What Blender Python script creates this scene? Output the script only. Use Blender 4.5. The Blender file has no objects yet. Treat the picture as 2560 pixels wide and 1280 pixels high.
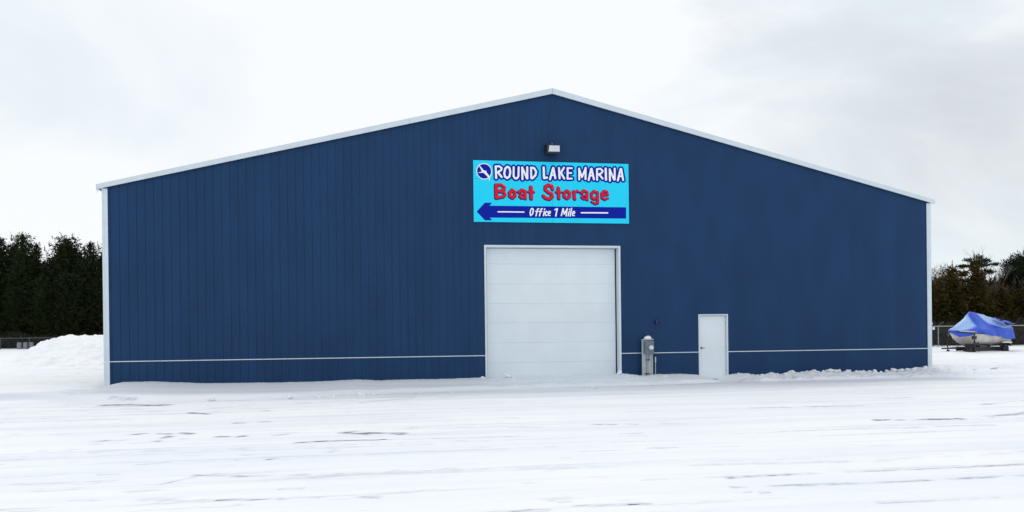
import bpy, math, random
import numpy as np
random.seed(7)
rng = np.random.default_rng(11)
S = bpy.context.scene
R = math.radians

# ---------------------------------------------------------------- camera
cd = bpy.data.cameras.new('camera'); cam = bpy.data.objects.new('camera', cd); S.collection.objects.link(cam)
S.camera = cam
cd.sensor_width = 36.0; cd.lens = 26.72; cd.shift_y = 0.0772
cd.clip_start = 0.1; cd.clip_end = 3000
from mathutils import Matrix, Vector
cam.matrix_world = (Matrix.Translation((8.3458, -24.3012, 1.6635)) @ Matrix.Rotation(R(-9.2545), 4, 'Z')
                    @ Matrix.Rotation(R(90 - 0.169), 4, 'X') @ Matrix.Rotation(R(-0.66), 4, 'Z'))
S.render.resolution_x = 1024; S.render.resolution_y = 512

# ---------------------------------------------------------------- world: bright thin overcast
SUN_EL, SUN_AZ = 66.0, 4.0      # the sun stands behind the building, high, veiled by cloud
w = bpy.data.worlds.new('World'); S.world = w; w.use_nodes = True
nt = w.node_tree; N = nt.nodes; N.clear()
def wn(t, **k):
    n = N.new(t)
    for a, b in k.items(): setattr(n, a, b)
    return n
def wl(a, b): nt.links.new(a, b)
sky = wn('ShaderNodeTexSky', sky_type='NISHITA', sun_disc=False)
sky.sun_elevation = R(SUN_EL); sky.sun_rotation = R(SUN_AZ)
tc = wn('ShaderNodeTexCoord')
mp = wn('ShaderNodeMapping'); mp.inputs['Scale'].default_value = (1.0, 1.0, 2.2); mp.inputs['Location'].default_value = (3.1, 0.4, 1.7)
wl(tc.outputs['Generated'], mp.inputs[0])
n1 = wn('ShaderNodeTexNoise'); n1.inputs['Scale'].default_value = 2.0; n1.inputs['Detail'].default_value = 5; n1.inputs['Distortion'].default_value = 0.6
n2 = wn('ShaderNodeTexNoise'); n2.inputs['Scale'].default_value = 1.35; n2.inputs['Detail'].default_value = 6; n2.inputs['Distortion'].default_value = 0.9
n2.inputs['Roughness'].default_value = 0.58
wl(mp.outputs[0], n1.inputs[0])
mp2 = wn('ShaderNodeMapping'); mp2.inputs['Location'].default_value = (0.4, 5.9, 2.3); mp2.inputs['Scale'].default_value = (1, 1, 2.4); wl(tc.outputs['Generated'], mp2.inputs[0]); wl(mp2.outputs[0], n2.inputs[0])
r1 = wn('ShaderNodeMapRange'); r1.inputs['From Min'].default_value = 0.36; r1.inputs['From Max'].default_value = 0.53; 
def toward(vec, a, b):      # where in the sky a broad bank of cloud lies: 0..1 by direction
    d = wn('ShaderNodeVectorMath', operation='DOT_PRODUCT'); wl(tc.outputs['Generated'], d.inputs[0]); d.inputs[1].default_value = vec
    r = wn('ShaderNodeMapRange', interpolation_type='SMOOTHSTEP'); r.inputs['From Min'].default_value = a; r.inputs['From Max'].default_value = b
    wl(d.outputs['Value'], r.inputs[0]); return r.outputs[0]
def madd(a, k, c):
    m_ = wn('ShaderNodeMath', operation='MULTIPLY_ADD'); wl(a, m_.inputs[0]); m_.inputs[1].default_value = k; wl(c, m_.inputs[2]); return m_.outputs[0]
thin = madd(toward((-.376,.906,.19), .93, 1.0), -.16, madd(toward((-.034,.95,.313), .86, 1.0), .16, n1.outputs[0]))
wl(thin, r1.inputs[0])
r2 = wn('ShaderNodeMapRange'); r2.inputs['From Min'].default_value = 0.55; r2.inputs['From Max'].default_value = 0.76; wl(madd(toward((.61,.68,.42), .91, 1.0), .125, madd(toward((-.034,.95,.313), .90, 1.0), -.12, n2.outputs[0])), r2.inputs[0])
mixA = wn('ShaderNodeMix', data_type='RGBA')          # thin veil (pale blue) to full white cloud
mixA.inputs[6].default_value = (0.79, 0.87, 0.92, 1); mixA.inputs[7].default_value = (0.965, 0.985, 1.015, 1)
wl(r1.outputs[0], mixA.inputs[0])
mixB = wn('ShaderNodeMix', data_type='RGBA'); mixB.inputs[7].default_value = (0.68, 0.725, 0.76, 1)
wl(mixA.outputs[2], mixB.inputs[6]); wl(r2.outputs[0], mixB.inputs[0])
add = wn('ShaderNodeMix', data_type='RGBA', blend_type='MIX')
scl = wn('ShaderNodeVectorMath', operation='SCALE'); scl.inputs['Scale'].default_value = 10.0 * 0.985; wl(mixB.outputs[2], scl.inputs[0])
add.inputs[0].default_value = 0.97      # the clouds cover nearly all of the clear sky
wl(sky.outputs[0], add.inputs[6]); wl(scl.outputs[0], add.inputs[7])
bg = wn('ShaderNodeBackground'); bg.inputs['Strength'].default_value = 0.1
wo = wn('ShaderNodeOutputWorld'); wl(add.outputs[2], bg.inputs[0]); wl(bg.outputs[0], wo.inputs[0])

sd = bpy.data.lights.new('sun', 'SUN'); sd.energy = 1.0; sd.angle = R(16); sd.color = (1.0, 0.92, 0.81)
sun = bpy.data.objects.new('sun', sd); S.collection.objects.link(sun)
sun.rotation_euler = (R(-(90 - SUN_EL)), 0, R(-SUN_AZ)); sun.location = (0, 0, 60)

S.view_settings.view_transform = 'Standard'; S.view_settings.look = 'None'
S.view_settings.exposure = 0.04; S.view_settings.gamma = 1.0
S.view_settings.use_curve_mapping = False
S.cycles.max_bounces = 8

# ---------------------------------------------------------------- helpers
def link(o, parent=None):
    S.collection.objects.link(o)
    if parent is not None: o.parent = parent
    return o
def empty(name, loc, label=None, cat=None, group=None):
    o = bpy.data.objects.new(name, None); o.location = loc; o.empty_display_size = .3; link(o); tag(o, label, cat, group); return o
def tag(o, label=None, cat=None, group=None, kind=None):
    if label: o['label'] = label
    if cat: o['category'] = cat
    if group: o['group'] = group
    if kind: o['kind'] = kind
    return o
class MB:
    """collects vertices and faces, then links them as ONE mesh object"""
    def __init__(s): s.v = []; s.f = []
    def add(s, v, f):
        b = len(s.v); s.v += [tuple(p) for p in v]; s.f += [tuple(i + b for i in q) for q in f]
    def box(s, x0, x1, y0, y1, z0, z1):
        s.add([(x0,y0,z0),(x1,y0,z0),(x1,y1,z0),(x0,y1,z0),(x0,y0,z1),(x1,y0,z1),(x1,y1,z1),(x0,y1,z1)],
              [(3,2,1,0),(4,5,6,7),(0,1,5,4),(1,2,6,5),(2,3,7,6),(3,0,4,7)])
    def hexa(s, p):   # eight corners, bottom four then top four, both counter-clockwise
        s.add(p, [(3,2,1,0),(4,5,6,7),(0,1,5,4),(1,2,6,5),(2,3,7,6),(3,0,4,7)])
    def tube(s, a, b, r0, r1=None, n=8, cap=True):
        r1 = r0 if r1 is None else r1
        a = Vector(a); b = Vector(b); d = (b - a).normalized()
        u = d.orthogonal().normalized(); w_ = d.cross(u)
        v = []
        for c, r in ((a, r0), (b, r1)):
            for k in range(n):
                t = 2*math.pi*k/n; v.append(c + (u*math.cos(t) + w_*math.sin(t))*r)
        f = [(k, (k+1) % n, n + (k+1) % n, n + k) for k in range(n)]
        if cap: f += [tuple(range(n-1, -1, -1)), tuple(range(n, 2*n))]
        s.add(v, f)
    def lathe(s, c, prof, axis='z', n=20):
        v = []; 
        for (r, h) in prof:
            for k in range(n):
                t = 2*math.pi*k/n; p, q = r*math.cos(t), r*math.sin(t)
                v.append({'z': (c[0]+p, c[1]+q, c[2]+h), 'y': (c[0]+p, c[1]+h, c[2]-q), 'x': (c[0]+h, c[1]+p, c[2]+q)}[axis])
        f = []
        for i in range(len(prof)-1):
            for k in range(n): f.append((i*n+k, i*n+(k+1) % n, (i+1)*n+(k+1) % n, (i+1)*n+k))
        f += [tuple(range(n-1, -1, -1)), tuple(range((len(prof)-1)*n, len(prof)*n))]
        s.add(v, f)
    def mesh(s, name, mat=None, smooth=False, bevel=0):
        me = bpy.data.meshes.new(name); me.from_pydata(s.v, [], s.f); me.update()
        if mat: me.materials.append(mat)
        if smooth: me.polygons.foreach_set('use_smooth', [True]*len(me.polygons))
        return me
    def build(s, name, mat, parent=None, loc=(0,0,0), smooth=False, bevel=0):
        o = bpy.data.objects.new(name, s.mesh(name, mat, smooth)); o.location = loc; link(o, parent)
        if bevel:
            m = o.modifiers.new('bevel', 'BEVEL'); m.width = bevel; m.segments = 2; m.limit_method = 'ANGLE'
        return o

def material(name, col, rough=0.6, metal=0.0, noise=0.0, nscale=4.0, stretch=(1,1,1), bump=0.0, bscale=40.0, rand=0.0, spec=0.5, col2=None, coat=0.0, detail=5, trans=0.0):
    """procedural paint: base colour with a two-tone noise, per-object variation and fine relief"""
    m = bpy.data.materials.new(name); m.use_nodes = True; t = m.node_tree; b = t.nodes['Principled BSDF']
    b.inputs['Roughness'].default_value = rough; b.inputs['Metallic'].default_value = metal
    b.inputs['Specular IOR Level'].default_value = spec; b.inputs['Coat Weight'].default_value = coat
    c = t.nodes.new('ShaderNodeTexCoord'); mpn = t.nodes.new('ShaderNodeMapping'); mpn.inputs['Scale'].default_value = stretch
    t.links.new(c.outputs['Object'], mpn.inputs[0])
    nz = t.nodes.new('ShaderNodeTexNoise'); nz.inputs['Scale'].default_value = nscale; nz.inputs['Detail'].default_value = detail
    t.links.new(mpn.outputs[0], nz.inputs[0])
    mx = t.nodes.new('ShaderNodeMix'); mx.data_type = 'RGBA'
    c2 = col2 if col2 else tuple(max(0, x*(1-noise)) for x in col)
    mx.inputs[6].default_value = (*col, 1); mx.inputs[7].default_value = (*c2, 1)
    mr = t.nodes.new('ShaderNodeMapRange'); mr.inputs['From Min'].default_value = 0.35; mr.inputs['From Max'].default_value = 0.65
    t.links.new(nz.outputs[0], mr.inputs[0]); t.links.new(mr.outputs[0], mx.inputs[0])
    out = mx.outputs[2]
    if rand:
        oi = t.nodes.new('ShaderNodeObjectInfo'); hs = t.nodes.new('ShaderNodeHueSaturation')
        r = t.nodes.new('ShaderNodeMapRange'); r.inputs['To Min'].default_value = 1-rand; r.inputs['To Max'].default_value = 1+rand
        t.links.new(oi.outputs['Random'], r.inputs[0]); t.links.new(r.outputs[0], hs.inputs['Value']); t.links.new(out, hs.inputs['Color']); out = hs.outputs[0]
    t.links.new(out, b.inputs['Base Color'])
    if bump:
        n3 = t.nodes.new('ShaderNodeTexNoise'); n3.inputs['Scale'].default_value = bscale; n3.inputs['Detail'].default_value = 4
        t.links.new(mpn.outputs[0], n3.inputs[0])
        bp = t.nodes.new('ShaderNodeBump'); bp.inputs['Strength'].default_value = bump; bp.inputs['Distance'].default_value = 0.02
        t.links.new(n3.outputs[0], bp.inputs['Height']); t.links.new(bp.outputs[0], b.inputs['Normal'])
    return m

BLUE = (0.0118, 0.0470, 0.128)
M = dict(
    siding=material('blue_siding_paint', BLUE, .42, noise=.14, nscale=1.3, stretch=(1,1,.35), rand=.025, bump=.12, bscale=5, spec=.14),
    wall=material('blue_wall_paint', BLUE, .45, noise=.2),
    trim=material('white_trim_paint', (.66,.74,.80), .4, noise=.06, nscale=3, spec=.3),
    rooftop=material('pale_roof_metal', (.50,.54,.57), .45, noise=.12, nscale=2),
    door=material('white_door_paint', (.76,.83,.87), .4, noise=.05, nscale=1.2, rand=.012, bump=.15, bscale=6),
    joint=material('dark_rubber_seal', (.03,.035,.045), .8, noise=.3),
    sign=material('cyan_sign_face', (.020,.70,.97), .4, noise=.04, nscale=2, spec=.12),
    navy=material('navy_sign_ink', (.002,.014,.36), .4, noise=.1, spec=.1),
    deep=material('deep_navy_sign_ink', (.004,.010,.14), .4, noise=.1, spec=.1),
    red=material('red_sign_ink', (.88,.010,.025), .4, noise=.08, spec=.1),
    ink=material('white_sign_ink', (.93,.94,.96), .4, noise=.02, spec=.2),
    black=material('black_housing_paint', (.012,.013,.018), .5, noise=.3),
    lens=material('frosted_lamp_glass', (.62,.68,.76), .25, noise=.06),
    grey=material('grey_meter_enamel', (.15,.20,.25), .45, noise=.2, nscale=6),
    pale=material('pale_post_paint', (.52,.58,.60), .5, noise=.12, nscale=5),
    dial=material('white_meter_dial', (.75,.78,.78), .3, noise=.05),
    galv=material('galvanised_steel', (.38,.40,.42), .45, metal=.5, noise=.25, nscale=8),
    galvdark=material('weathered_galvanised_steel', (.09,.10,.12), .6, noise=.3, nscale=8),
    steel=material('black_trailer_steel', (.02,.02,.022), .5, noise=.4),
    rubber=material('tyre_rubber', (.016,.016,.017), .85, noise=.3),
    hull=material('weathered_white_gelcoat', (.76,.73,.69), .35, noise=.3, nscale=1.3, col2=(.50,.45,.40)),
    barrel=material('dull_grey_plastic', (.26,.26,.30), .6, noise=.3, nscale=3),
    trunk=material('dark_bark', (.045,.035,.028), .95, noise=.4, nscale=6, bump=.5),
    twig=material('grey_brown_twigs', (.17,.14,.12), .95, noise=.3, nscale=2, rand=.2),
    fir=material('dark_green_needles', (.011,.020,.008), .9, noise=.5, nscale=.9, rand=.25, spec=.15, col2=(.026,.036,.010)),
    olive=material('olive_brown_needles', (.030,.033,.008), .9, noise=.5, nscale=.6, rand=.35, spec=.1, col2=(.075,.046,.012)),
    pine=material('dark_pine_needles', (.016,.026,.012), .9, noise=.5, nscale=1, rand=.2, spec=.15),
    brush=material('brown_undergrowth', (.030,.025,.017), .95, noise=.5, nscale=1.5, col2=(.018,.017,.010)),
)

# brush strokes of the sign lettering (x, z, radius in metres on the wall) and the scrape and other marks on the lot
TITLE = [[[11.827, 7.029, 0.0372], [11.838, 6.652, 0.0372]],
 [[11.824, 7.025, 0.0353], [11.937, 7.037, 0.0353], [12.021, 6.979, 0.0353], [12.002, 6.911, 0.0353], [11.88, 6.836, 0.0353]],
 [[11.895, 6.844, 0.0372], [12.018, 6.689, 0.0372]],
 [[12.209, 7.029, 0.0372], [12.278, 6.991, 0.0372], [12.303, 6.849, 0.0372], [12.275, 6.718, 0.0372], [12.201, 6.658, 0.0372], [12.126, 6.704, 0.0372], [12.102, 6.818, 0.0372], [12.138, 6.964, 0.0372], [12.209, 7.029, 0.0372]],
 [[12.415, 7.016, 0.0353], [12.408, 6.724, 0.0353], [12.453, 6.656, 0.0353], [12.518, 6.658, 0.0353], [12.567, 6.728, 0.0353], [12.578, 7.019, 0.0353]],
 [[12.694, 7.013, 0.0372], [12.697, 6.636, 0.0372]],
 [[12.703, 6.995, 0.0353], [12.847, 6.661, 0.0353]],
 [[12.859, 7.026, 0.0372], [12.858, 6.661, 0.0372]],
 [[12.985, 7.011, 0.0353], [12.99, 6.677, 0.0353]],
 [[12.985, 7.016, 0.0372], [13.087, 7.002, 0.0372], [13.155, 6.887, 0.0372], [13.125, 6.768, 0.0372], [13.022, 6.665, 0.0372]],
 [[13.404, 7.03, 0.0409], [13.413, 6.688, 0.0409], [13.507, 6.703, 0.0409]],
 [[13.716, 7.022, 0.0372], [13.609, 6.65, 0.0372]],
 [[13.726, 7.023, 0.0372], [13.788, 6.687, 0.0372]],
 [[13.648, 6.784, 0.0316], [13.761, 6.796, 0.0316]],
 [[13.914, 7.023, 0.0391], [13.929, 6.69, 0.0391]],
 [[14.079, 7.04, 0.0353], [13.974, 6.869, 0.0353]],
 [[13.968, 6.878, 0.0372], [14.085, 6.687, 0.0372]],
 [[14.202, 7.03, 0.0372], [14.196, 6.686, 0.0372]],
 [[14.206, 7.032, 0.0316], [14.351, 7.03, 0.0316]],
 [[14.204, 6.865, 0.0316], [14.327, 6.873, 0.0316]],
 [[14.202, 6.683, 0.0316], [14.347, 6.689, 0.0316]],
 [[14.588, 7.021, 0.0372], [14.589, 6.667, 0.0372]],
 [[14.588, 7.021, 0.0335], [14.676, 6.746, 0.0335]],
 [[14.812, 7.05, 0.0335], [14.683, 6.746, 0.0335]],
 [[14.808, 7.05, 0.0372], [14.8, 6.688, 0.0372]],
 [[14.998, 7.025, 0.0372], [14.907, 6.653, 0.0372]],
 [[15.012, 7.025, 0.0372], [15.084, 6.681, 0.0372]],
 [[14.942, 6.794, 0.0298], [15.047, 6.806, 0.0298]],
 [[15.193, 7.013, 0.0372], [15.193, 6.665, 0.0372]],
 [[15.193, 7.022, 0.0335], [15.314, 7.034, 0.0335], [15.388, 6.965, 0.0335], [15.351, 6.894, 0.0335], [15.239, 6.838, 0.0335]],
 [[15.258, 6.857, 0.0353], [15.381, 6.711, 0.0353]],
 [[15.49, 7.042, 0.0409], [15.496, 6.677, 0.0409]],
 [[15.628, 7.021, 0.0372], [15.63, 6.646, 0.0372]],
 [[15.628, 7.021, 0.0335], [15.769, 6.686, 0.0335]],
 [[15.798, 7.049, 0.0372], [15.792, 6.687, 0.0372]],
 [[16.0, 7.041, 0.0372], [15.899, 6.657, 0.0372]],
 [[16.02, 7.041, 0.0372], [16.083, 6.678, 0.0372]],
 [[15.949, 6.798, 0.0298], [16.046, 6.807, 0.0298]]]
BOATS = [[[11.839, 6.431, 0.0577], [11.843, 6.027, 0.0577]],
 [[11.835, 6.44, 0.0465], [12.0, 6.447, 0.0465], [12.109, 6.373, 0.0465], [12.09, 6.297, 0.0465], [11.943, 6.229, 0.0465]],
 [[11.961, 6.229, 0.0446], [12.098, 6.206, 0.0446], [12.129, 6.134, 0.0446], [12.065, 6.06, 0.0446], [11.867, 6.021, 0.0446]],
 [[12.366, 6.284, 0.0502], [12.448, 6.225, 0.0502], [12.452, 6.107, 0.0502], [12.372, 6.029, 0.0502], [12.286, 6.082, 0.0502], [12.277, 6.191, 0.0502], [12.366, 6.284, 0.0502]],
 [[12.577, 6.219, 0.0465], [12.689, 6.293, 0.0465], [12.791, 6.25, 0.0465], [12.792, 6.018, 0.0465]],
 [[12.771, 6.149, 0.0372], [12.651, 6.151, 0.0372], [12.607, 6.077, 0.0372], [12.668, 6.024, 0.0372], [12.77, 6.043, 0.0372]],
 [[12.983, 6.385, 0.0558], [12.988, 6.022, 0.0558]],
 [[12.905, 6.234, 0.0372], [13.073, 6.237, 0.0372]],
 [[13.696, 6.34, 0.0521], [13.678, 6.431, 0.0521], [13.575, 6.471, 0.0521], [13.463, 6.409, 0.0521], [13.458, 6.317, 0.0521], [13.554, 6.237, 0.0521], [13.67, 6.18, 0.0521], [13.687, 6.096, 0.0521], [13.589, 6.014, 0.0521], [13.458, 6.043, 0.0521], [13.394, 6.109, 0.0521]],
 [[13.897, 6.371, 0.0521], [13.904, 6.041, 0.0521]],
 [[13.814, 6.241, 0.0353], [13.985, 6.245, 0.0353]],
 [[14.182, 6.294, 0.0484], [14.264, 6.24, 0.0484], [14.265, 6.112, 0.0484], [14.179, 6.042, 0.0484], [14.085, 6.096, 0.0484], [14.089, 6.219, 0.0484], [14.182, 6.294, 0.0484]],
 [[14.414, 6.267, 0.0521], [14.434, 6.037, 0.0521]],
 [[14.433, 6.244, 0.0372], [14.534, 6.297, 0.0372], [14.558, 6.27, 0.0372]],
 [[14.651, 6.229, 0.0446], [14.756, 6.309, 0.0446], [14.86, 6.266, 0.0446], [14.857, 6.017, 0.0446]],
 [[14.84, 6.14, 0.0353], [14.716, 6.144, 0.0353], [14.668, 6.082, 0.0353], [14.734, 6.033, 0.0353], [14.839, 6.044, 0.0353]],
 [[15.213, 6.239, 0.0428], [15.099, 6.298, 0.0428], [15.008, 6.217, 0.0428], [15.014, 6.079, 0.0428], [15.096, 6.034, 0.0428], [15.202, 6.11, 0.0428]],
 [[15.213, 6.267, 0.0409], [15.213, 5.919, 0.0446], [15.127, 5.886, 0.0409], [15.005, 5.945, 0.0316]],
 [[15.365, 6.159, 0.0335], [15.557, 6.196, 0.0372], [15.53, 6.288, 0.0409], [15.44, 6.305, 0.0428], [15.36, 6.218, 0.0446], [15.368, 6.081, 0.0446], [15.45, 6.034, 0.0409], [15.569, 6.079, 0.0279]]]
SMALL = [[[13.011, 5.693, 0.0186], [13.049, 5.658, 0.0186], [13.02, 5.515, 0.0186], [12.952, 5.463, 0.0186], [12.936, 5.55, 0.0186], [12.966, 5.66, 0.0186], [13.011, 5.693, 0.0186]],
 [[13.226, 5.686, 0.0186], [13.185, 5.672, 0.0186], [13.131, 5.452, 0.0186]],
 [[13.114, 5.598, 0.013], [13.21, 5.6, 0.013]],
 [[13.342, 5.687, 0.0186], [13.301, 5.674, 0.0186], [13.246, 5.454, 0.0186]],
 [[13.229, 5.6, 0.013], [13.326, 5.601, 0.013]],
 [[13.408, 5.602, 0.0186], [13.377, 5.461, 0.0186]],
 [[13.42, 5.676, 0.0205], [13.418, 5.667, 0.0205]],
 [[13.513, 5.58, 0.0167], [13.481, 5.607, 0.0167], [13.441, 5.557, 0.0167], [13.437, 5.493, 0.0167], [13.467, 5.466, 0.0167], [13.5, 5.485, 0.0167]],
 [[13.55, 5.531, 0.0149], [13.61, 5.556, 0.0149], [13.603, 5.605, 0.0149], [13.565, 5.605, 0.0149], [13.538, 5.54, 0.0149], [13.549, 5.476, 0.0149], [13.598, 5.471, 0.0149]],
 [[13.766, 5.663, 0.0205], [13.842, 5.695, 0.0205], [13.788, 5.459, 0.0205]],
 [[13.973, 5.473, 0.0186], [14.036, 5.703, 0.0186], [14.071, 5.52, 0.0186], [14.175, 5.705, 0.0186], [14.135, 5.464, 0.0186]],
 [[14.242, 5.614, 0.0186], [14.203, 5.467, 0.0186]],
 [[14.254, 5.684, 0.0205], [14.252, 5.679, 0.0205]],
 [[14.319, 5.713, 0.0186], [14.274, 5.462, 0.0186]],
 [[14.347, 5.533, 0.0149], [14.423, 5.562, 0.0149], [14.418, 5.611, 0.0149], [14.378, 5.616, 0.0149], [14.343, 5.551, 0.0149], [14.354, 5.482, 0.0149], [14.411, 5.479, 0.0149]],
 [[11.885, 5.568, 0.0167], [12.736, 5.571, 0.0167]],
 [[14.647, 5.576, 0.0186], [15.541, 5.583, 0.0186]]]
BIRD = [[[11.281, 7.064, 0.0093], [11.353, 6.963, 0.0205], [11.406, 6.874, 0.0353], [11.489, 6.813, 0.0391], [11.574, 6.724, 0.0335], [11.615, 6.649, 0.0242], [11.61, 6.566, 0.0056]],
 [[11.262, 6.81, 0.0056], [11.365, 6.828, 0.0167], [11.429, 6.848, 0.0335]],
 [[11.457, 6.87, 0.0186], [11.526, 6.864, 0.0093]]]
ARROW = [[11.196, 5.565], [11.463, 5.855], [11.691, 5.855], [11.608, 5.758], [16.175, 5.776], [16.171, 5.405], [11.613, 5.378], [11.694, 5.292], [11.457, 5.289]]
LOGO = [11.451, 6.861, 0.2604, 0.2344]
STREAKS = [[[[1.65, -4.42, 0.279], [2.86, -4.66, 0.264]], 1.0],
 [[[1.21, -3.05, 0.096], [1.81, -3.23, 0.093]], 0.4],
 [[[2.26, -5.4, 0.075], [2.67, -5.61, 0.073]], 0.4],
 [[[2.68, -4.06, 0.105], [4.76, -3.87, 0.102]], 0.35],
 [[[4.04, -6.72, 0.104], [4.5, -7.1, 0.099]], 0.8],
 [[[4.46, -6.57, 0.078], [4.6, -6.61, 0.078]], 0.5],
 [[[3.72, -11.28, 0.076], [3.87, -11.18, 0.076]], 0.7],
 [[[4.0, -11.35, 0.074], [4.15, -11.25, 0.075]], 0.8],
 [[[4.07, -10.54, 0.082], [4.2, -10.42, 0.083]], 0.7],
 [[[4.71, -11.52, 0.084], [4.74, -10.96, 0.091]], 0.7],
 [[[4.48, -10.54, 0.081], [4.67, -10.64, 0.079]], 0.7],
 [[[4.86, -10.53, 0.096], [5.01, -10.73, 0.093]], 0.8],
 [[[5.03, -11.32, 0.057], [5.07, -11.33, 0.057]], 0.6],
 [[[5.56, -11.17, 0.071], [5.72, -11.25, 0.07]], 0.8],
 [[[5.9, -11.3, 0.069], [5.99, -11.22, 0.07]], 0.8],
 [[[6.49, -11.25, 0.069], [6.64, -11.19, 0.069]], 0.6],
 [[[5.46, -9.14, 0.094], [5.58, -9.17, 0.094]], 0.7],
 [[[5.93, -9.06, 0.094], [6.04, -9.1, 0.094]], 0.7],
 [[[5.57, -6.79, 0.1], [5.68, -6.82, 0.099]], 0.6],
 [[[7.66, -11.18, 0.164], [8.06, -11.44, 0.157], [8.49, -11.5, 0.156]], 1.0],
 [[[6.93, -12.29, 0.058], [7.28, -12.2, 0.058], [8.26, -12.22, 0.058]], 0.8],
 [[[8.26, -12.22, 0.046], [10.27, -12.35, 0.047]], 0.4],
 [[[7.0, -12.64, 0.044], [7.21, -12.69, 0.043]], 0.5],
 [[[6.74, -13.74, 0.054], [6.93, -13.62, 0.055]], 0.7],
 [[[6.32, -13.68, 0.046], [6.43, -13.67, 0.046]], 0.6],
 [[[6.88, -13.64, 0.037], [10.07, -13.62, 0.037]], 0.35],
 [[[5.74, -15.19, 0.028], [6.11, -14.74, 0.031], [6.27, -14.64, 0.031]], 0.45],
 [[[6.05, -14.7, 0.062], [6.59, -14.87, 0.058], [7.36, -14.97, 0.056]], 0.6],
 [[[7.57, -15.04, 0.041], [9.82, -15.12, 0.041]], 0.35],
 [[[6.62, -16.2, 0.027], [7.6, -16.34, 0.025]], 0.75],
 [[[5.13, -15.9, 0.026], [6.62, -16.2, 0.022]], 0.3],
 [[[7.92, -16.39, 0.02], [8.24, -16.44, 0.02]], 0.6],
 [[[8.63, -16.31, 0.02], [8.78, -16.3, 0.02]], 0.5],
 [[[4.12, -12.53, 0.074], [4.4, -12.41, 0.075]], 0.3],
 [[[5.14, -13.78, 0.057], [5.46, -13.67, 0.058]], 0.35],
 [[[10.46, -11.19, 0.084], [10.94, -11.31, 0.083]], 0.35],
 [[[11.91, -11.15, 0.059], [12.34, -11.21, 0.059]], 0.6],
 [[[12.57, -11.2, 0.06], [12.68, -11.3, 0.06]], 0.7],
 [[[13.0, -11.26, 0.061], [13.52, -11.45, 0.061]], 0.45],
 [[[15.95, -9.19, 0.091], [18.45, -9.36, 0.103]], 0.5],
 [[[19.88, -7.71, 0.194], [20.71, -7.73, 0.203]], 0.5],
 [[[17.09, -11.77, 0.111], [17.88, -11.85, 0.117], [18.6, -11.91, 0.123]], 0.9],
 [[[19.06, -11.9, 0.128], [20.38, -11.48, 0.147], [21.9, -11.21, 0.169]], 0.6],
 [[[20.97, -9.81, 0.117], [22.39, -9.34, 0.133], [23.26, -9.29, 0.142]], 0.5],
 [[[14.61, -12.69, 0.055], [15.74, -12.72, 0.06], [18.5, -12.82, 0.074]], 0.4],
 [[[12.11, -16.24, 0.031], [12.81, -16.2, 0.034], [14.02, -16.2, 0.039], [15.92, -16.22, 0.049], [17.28, -16.21, 0.058]], 0.6],
 [[[11.92, -16.74, 0.033], [12.67, -16.78, 0.036], [13.83, -16.82, 0.041], [15.41, -16.77, 0.051], [17.34, -16.66, 0.066]], 0.6],
 [[[11.84, -16.99, 0.021], [11.97, -17.0, 0.021]], 0.5],
 [[[12.08, -17.05, 0.021], [12.15, -17.06, 0.021]], 0.5],
 [[[12.98, -17.67, 0.026], [14.56, -17.67, 0.033]], 0.45],
 [[[9.81, -15.18, 0.068], [11.98, -15.39, 0.073], [14.47, -15.56, 0.09], [16.73, -15.36, 0.119]], 0.3],
 [[[10.59, -17.3, 0.026], [10.75, -17.31, 0.026]], 0.9],
 [[[10.09, -17.27, 0.017], [10.59, -17.31, 0.017], [10.79, -17.31, 0.017]], 0.5],
 [[[9.46, -17.34, 0.024], [9.8, -17.35, 0.024]], 0.6],
 [[[9.91, -17.01, 0.018], [10.06, -17.08, 0.017]], 0.4],
 [[[3.75, -14.36, 0.038], [4.27, -14.35, 0.037]], 0.25],
 [[[3.0, -12.73, 0.052], [3.27, -12.65, 0.051]], 0.3],
 [[[3.25, -12.17, 0.055], [3.43, -12.13, 0.055]], 0.4],
 [[[13.62, -2.21, 0.164], [17.22, -1.98, 0.183], [21.61, -1.06, 0.227]], 0.35],  # blue-grey line along the toe of the snow bank
 [[[7.6, -4.11, 0.129], [8.95, -3.88, 0.132]], 0.3],
 [[[7.28, -5.73, 0.11], [8.94, -4.39, 0.126]], 0.35]]

# ---------------------------------------------------------------- value noise in numpy
_T = np.random.default_rng(5).random((256, 256))
def vn(x, y):
    xi = np.floor(x).astype(int); yi = np.floor(y).astype(int); fx = x - xi; fy = y - yi
    fx = fx*fx*(3-2*fx); fy = fy*fy*(3-2*fy); a = xi & 255; b = yi & 255; a1 = (xi+1) & 255; b1 = (yi+1) & 255
    return (_T[a,b]*(1-fx)+_T[a1,b]*fx)*(1-fy) + (_T[a,b1]*(1-fx)+_T[a1,b1]*fx)*fy
def fbm(x, y, o=4, g=.5):
    s = 0; a = 1; t = 0
    for k in range(o):
        s = s + a*vn(x + 17.3*k, y + 9.1*k); t += a; a *= g; x = x*2.03; y = y*2.03
    return s/t
def sstep(a, b, x):
    t = np.clip((x-a)/(b-a), 0, 1); return t*t*(3-2*t)

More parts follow.
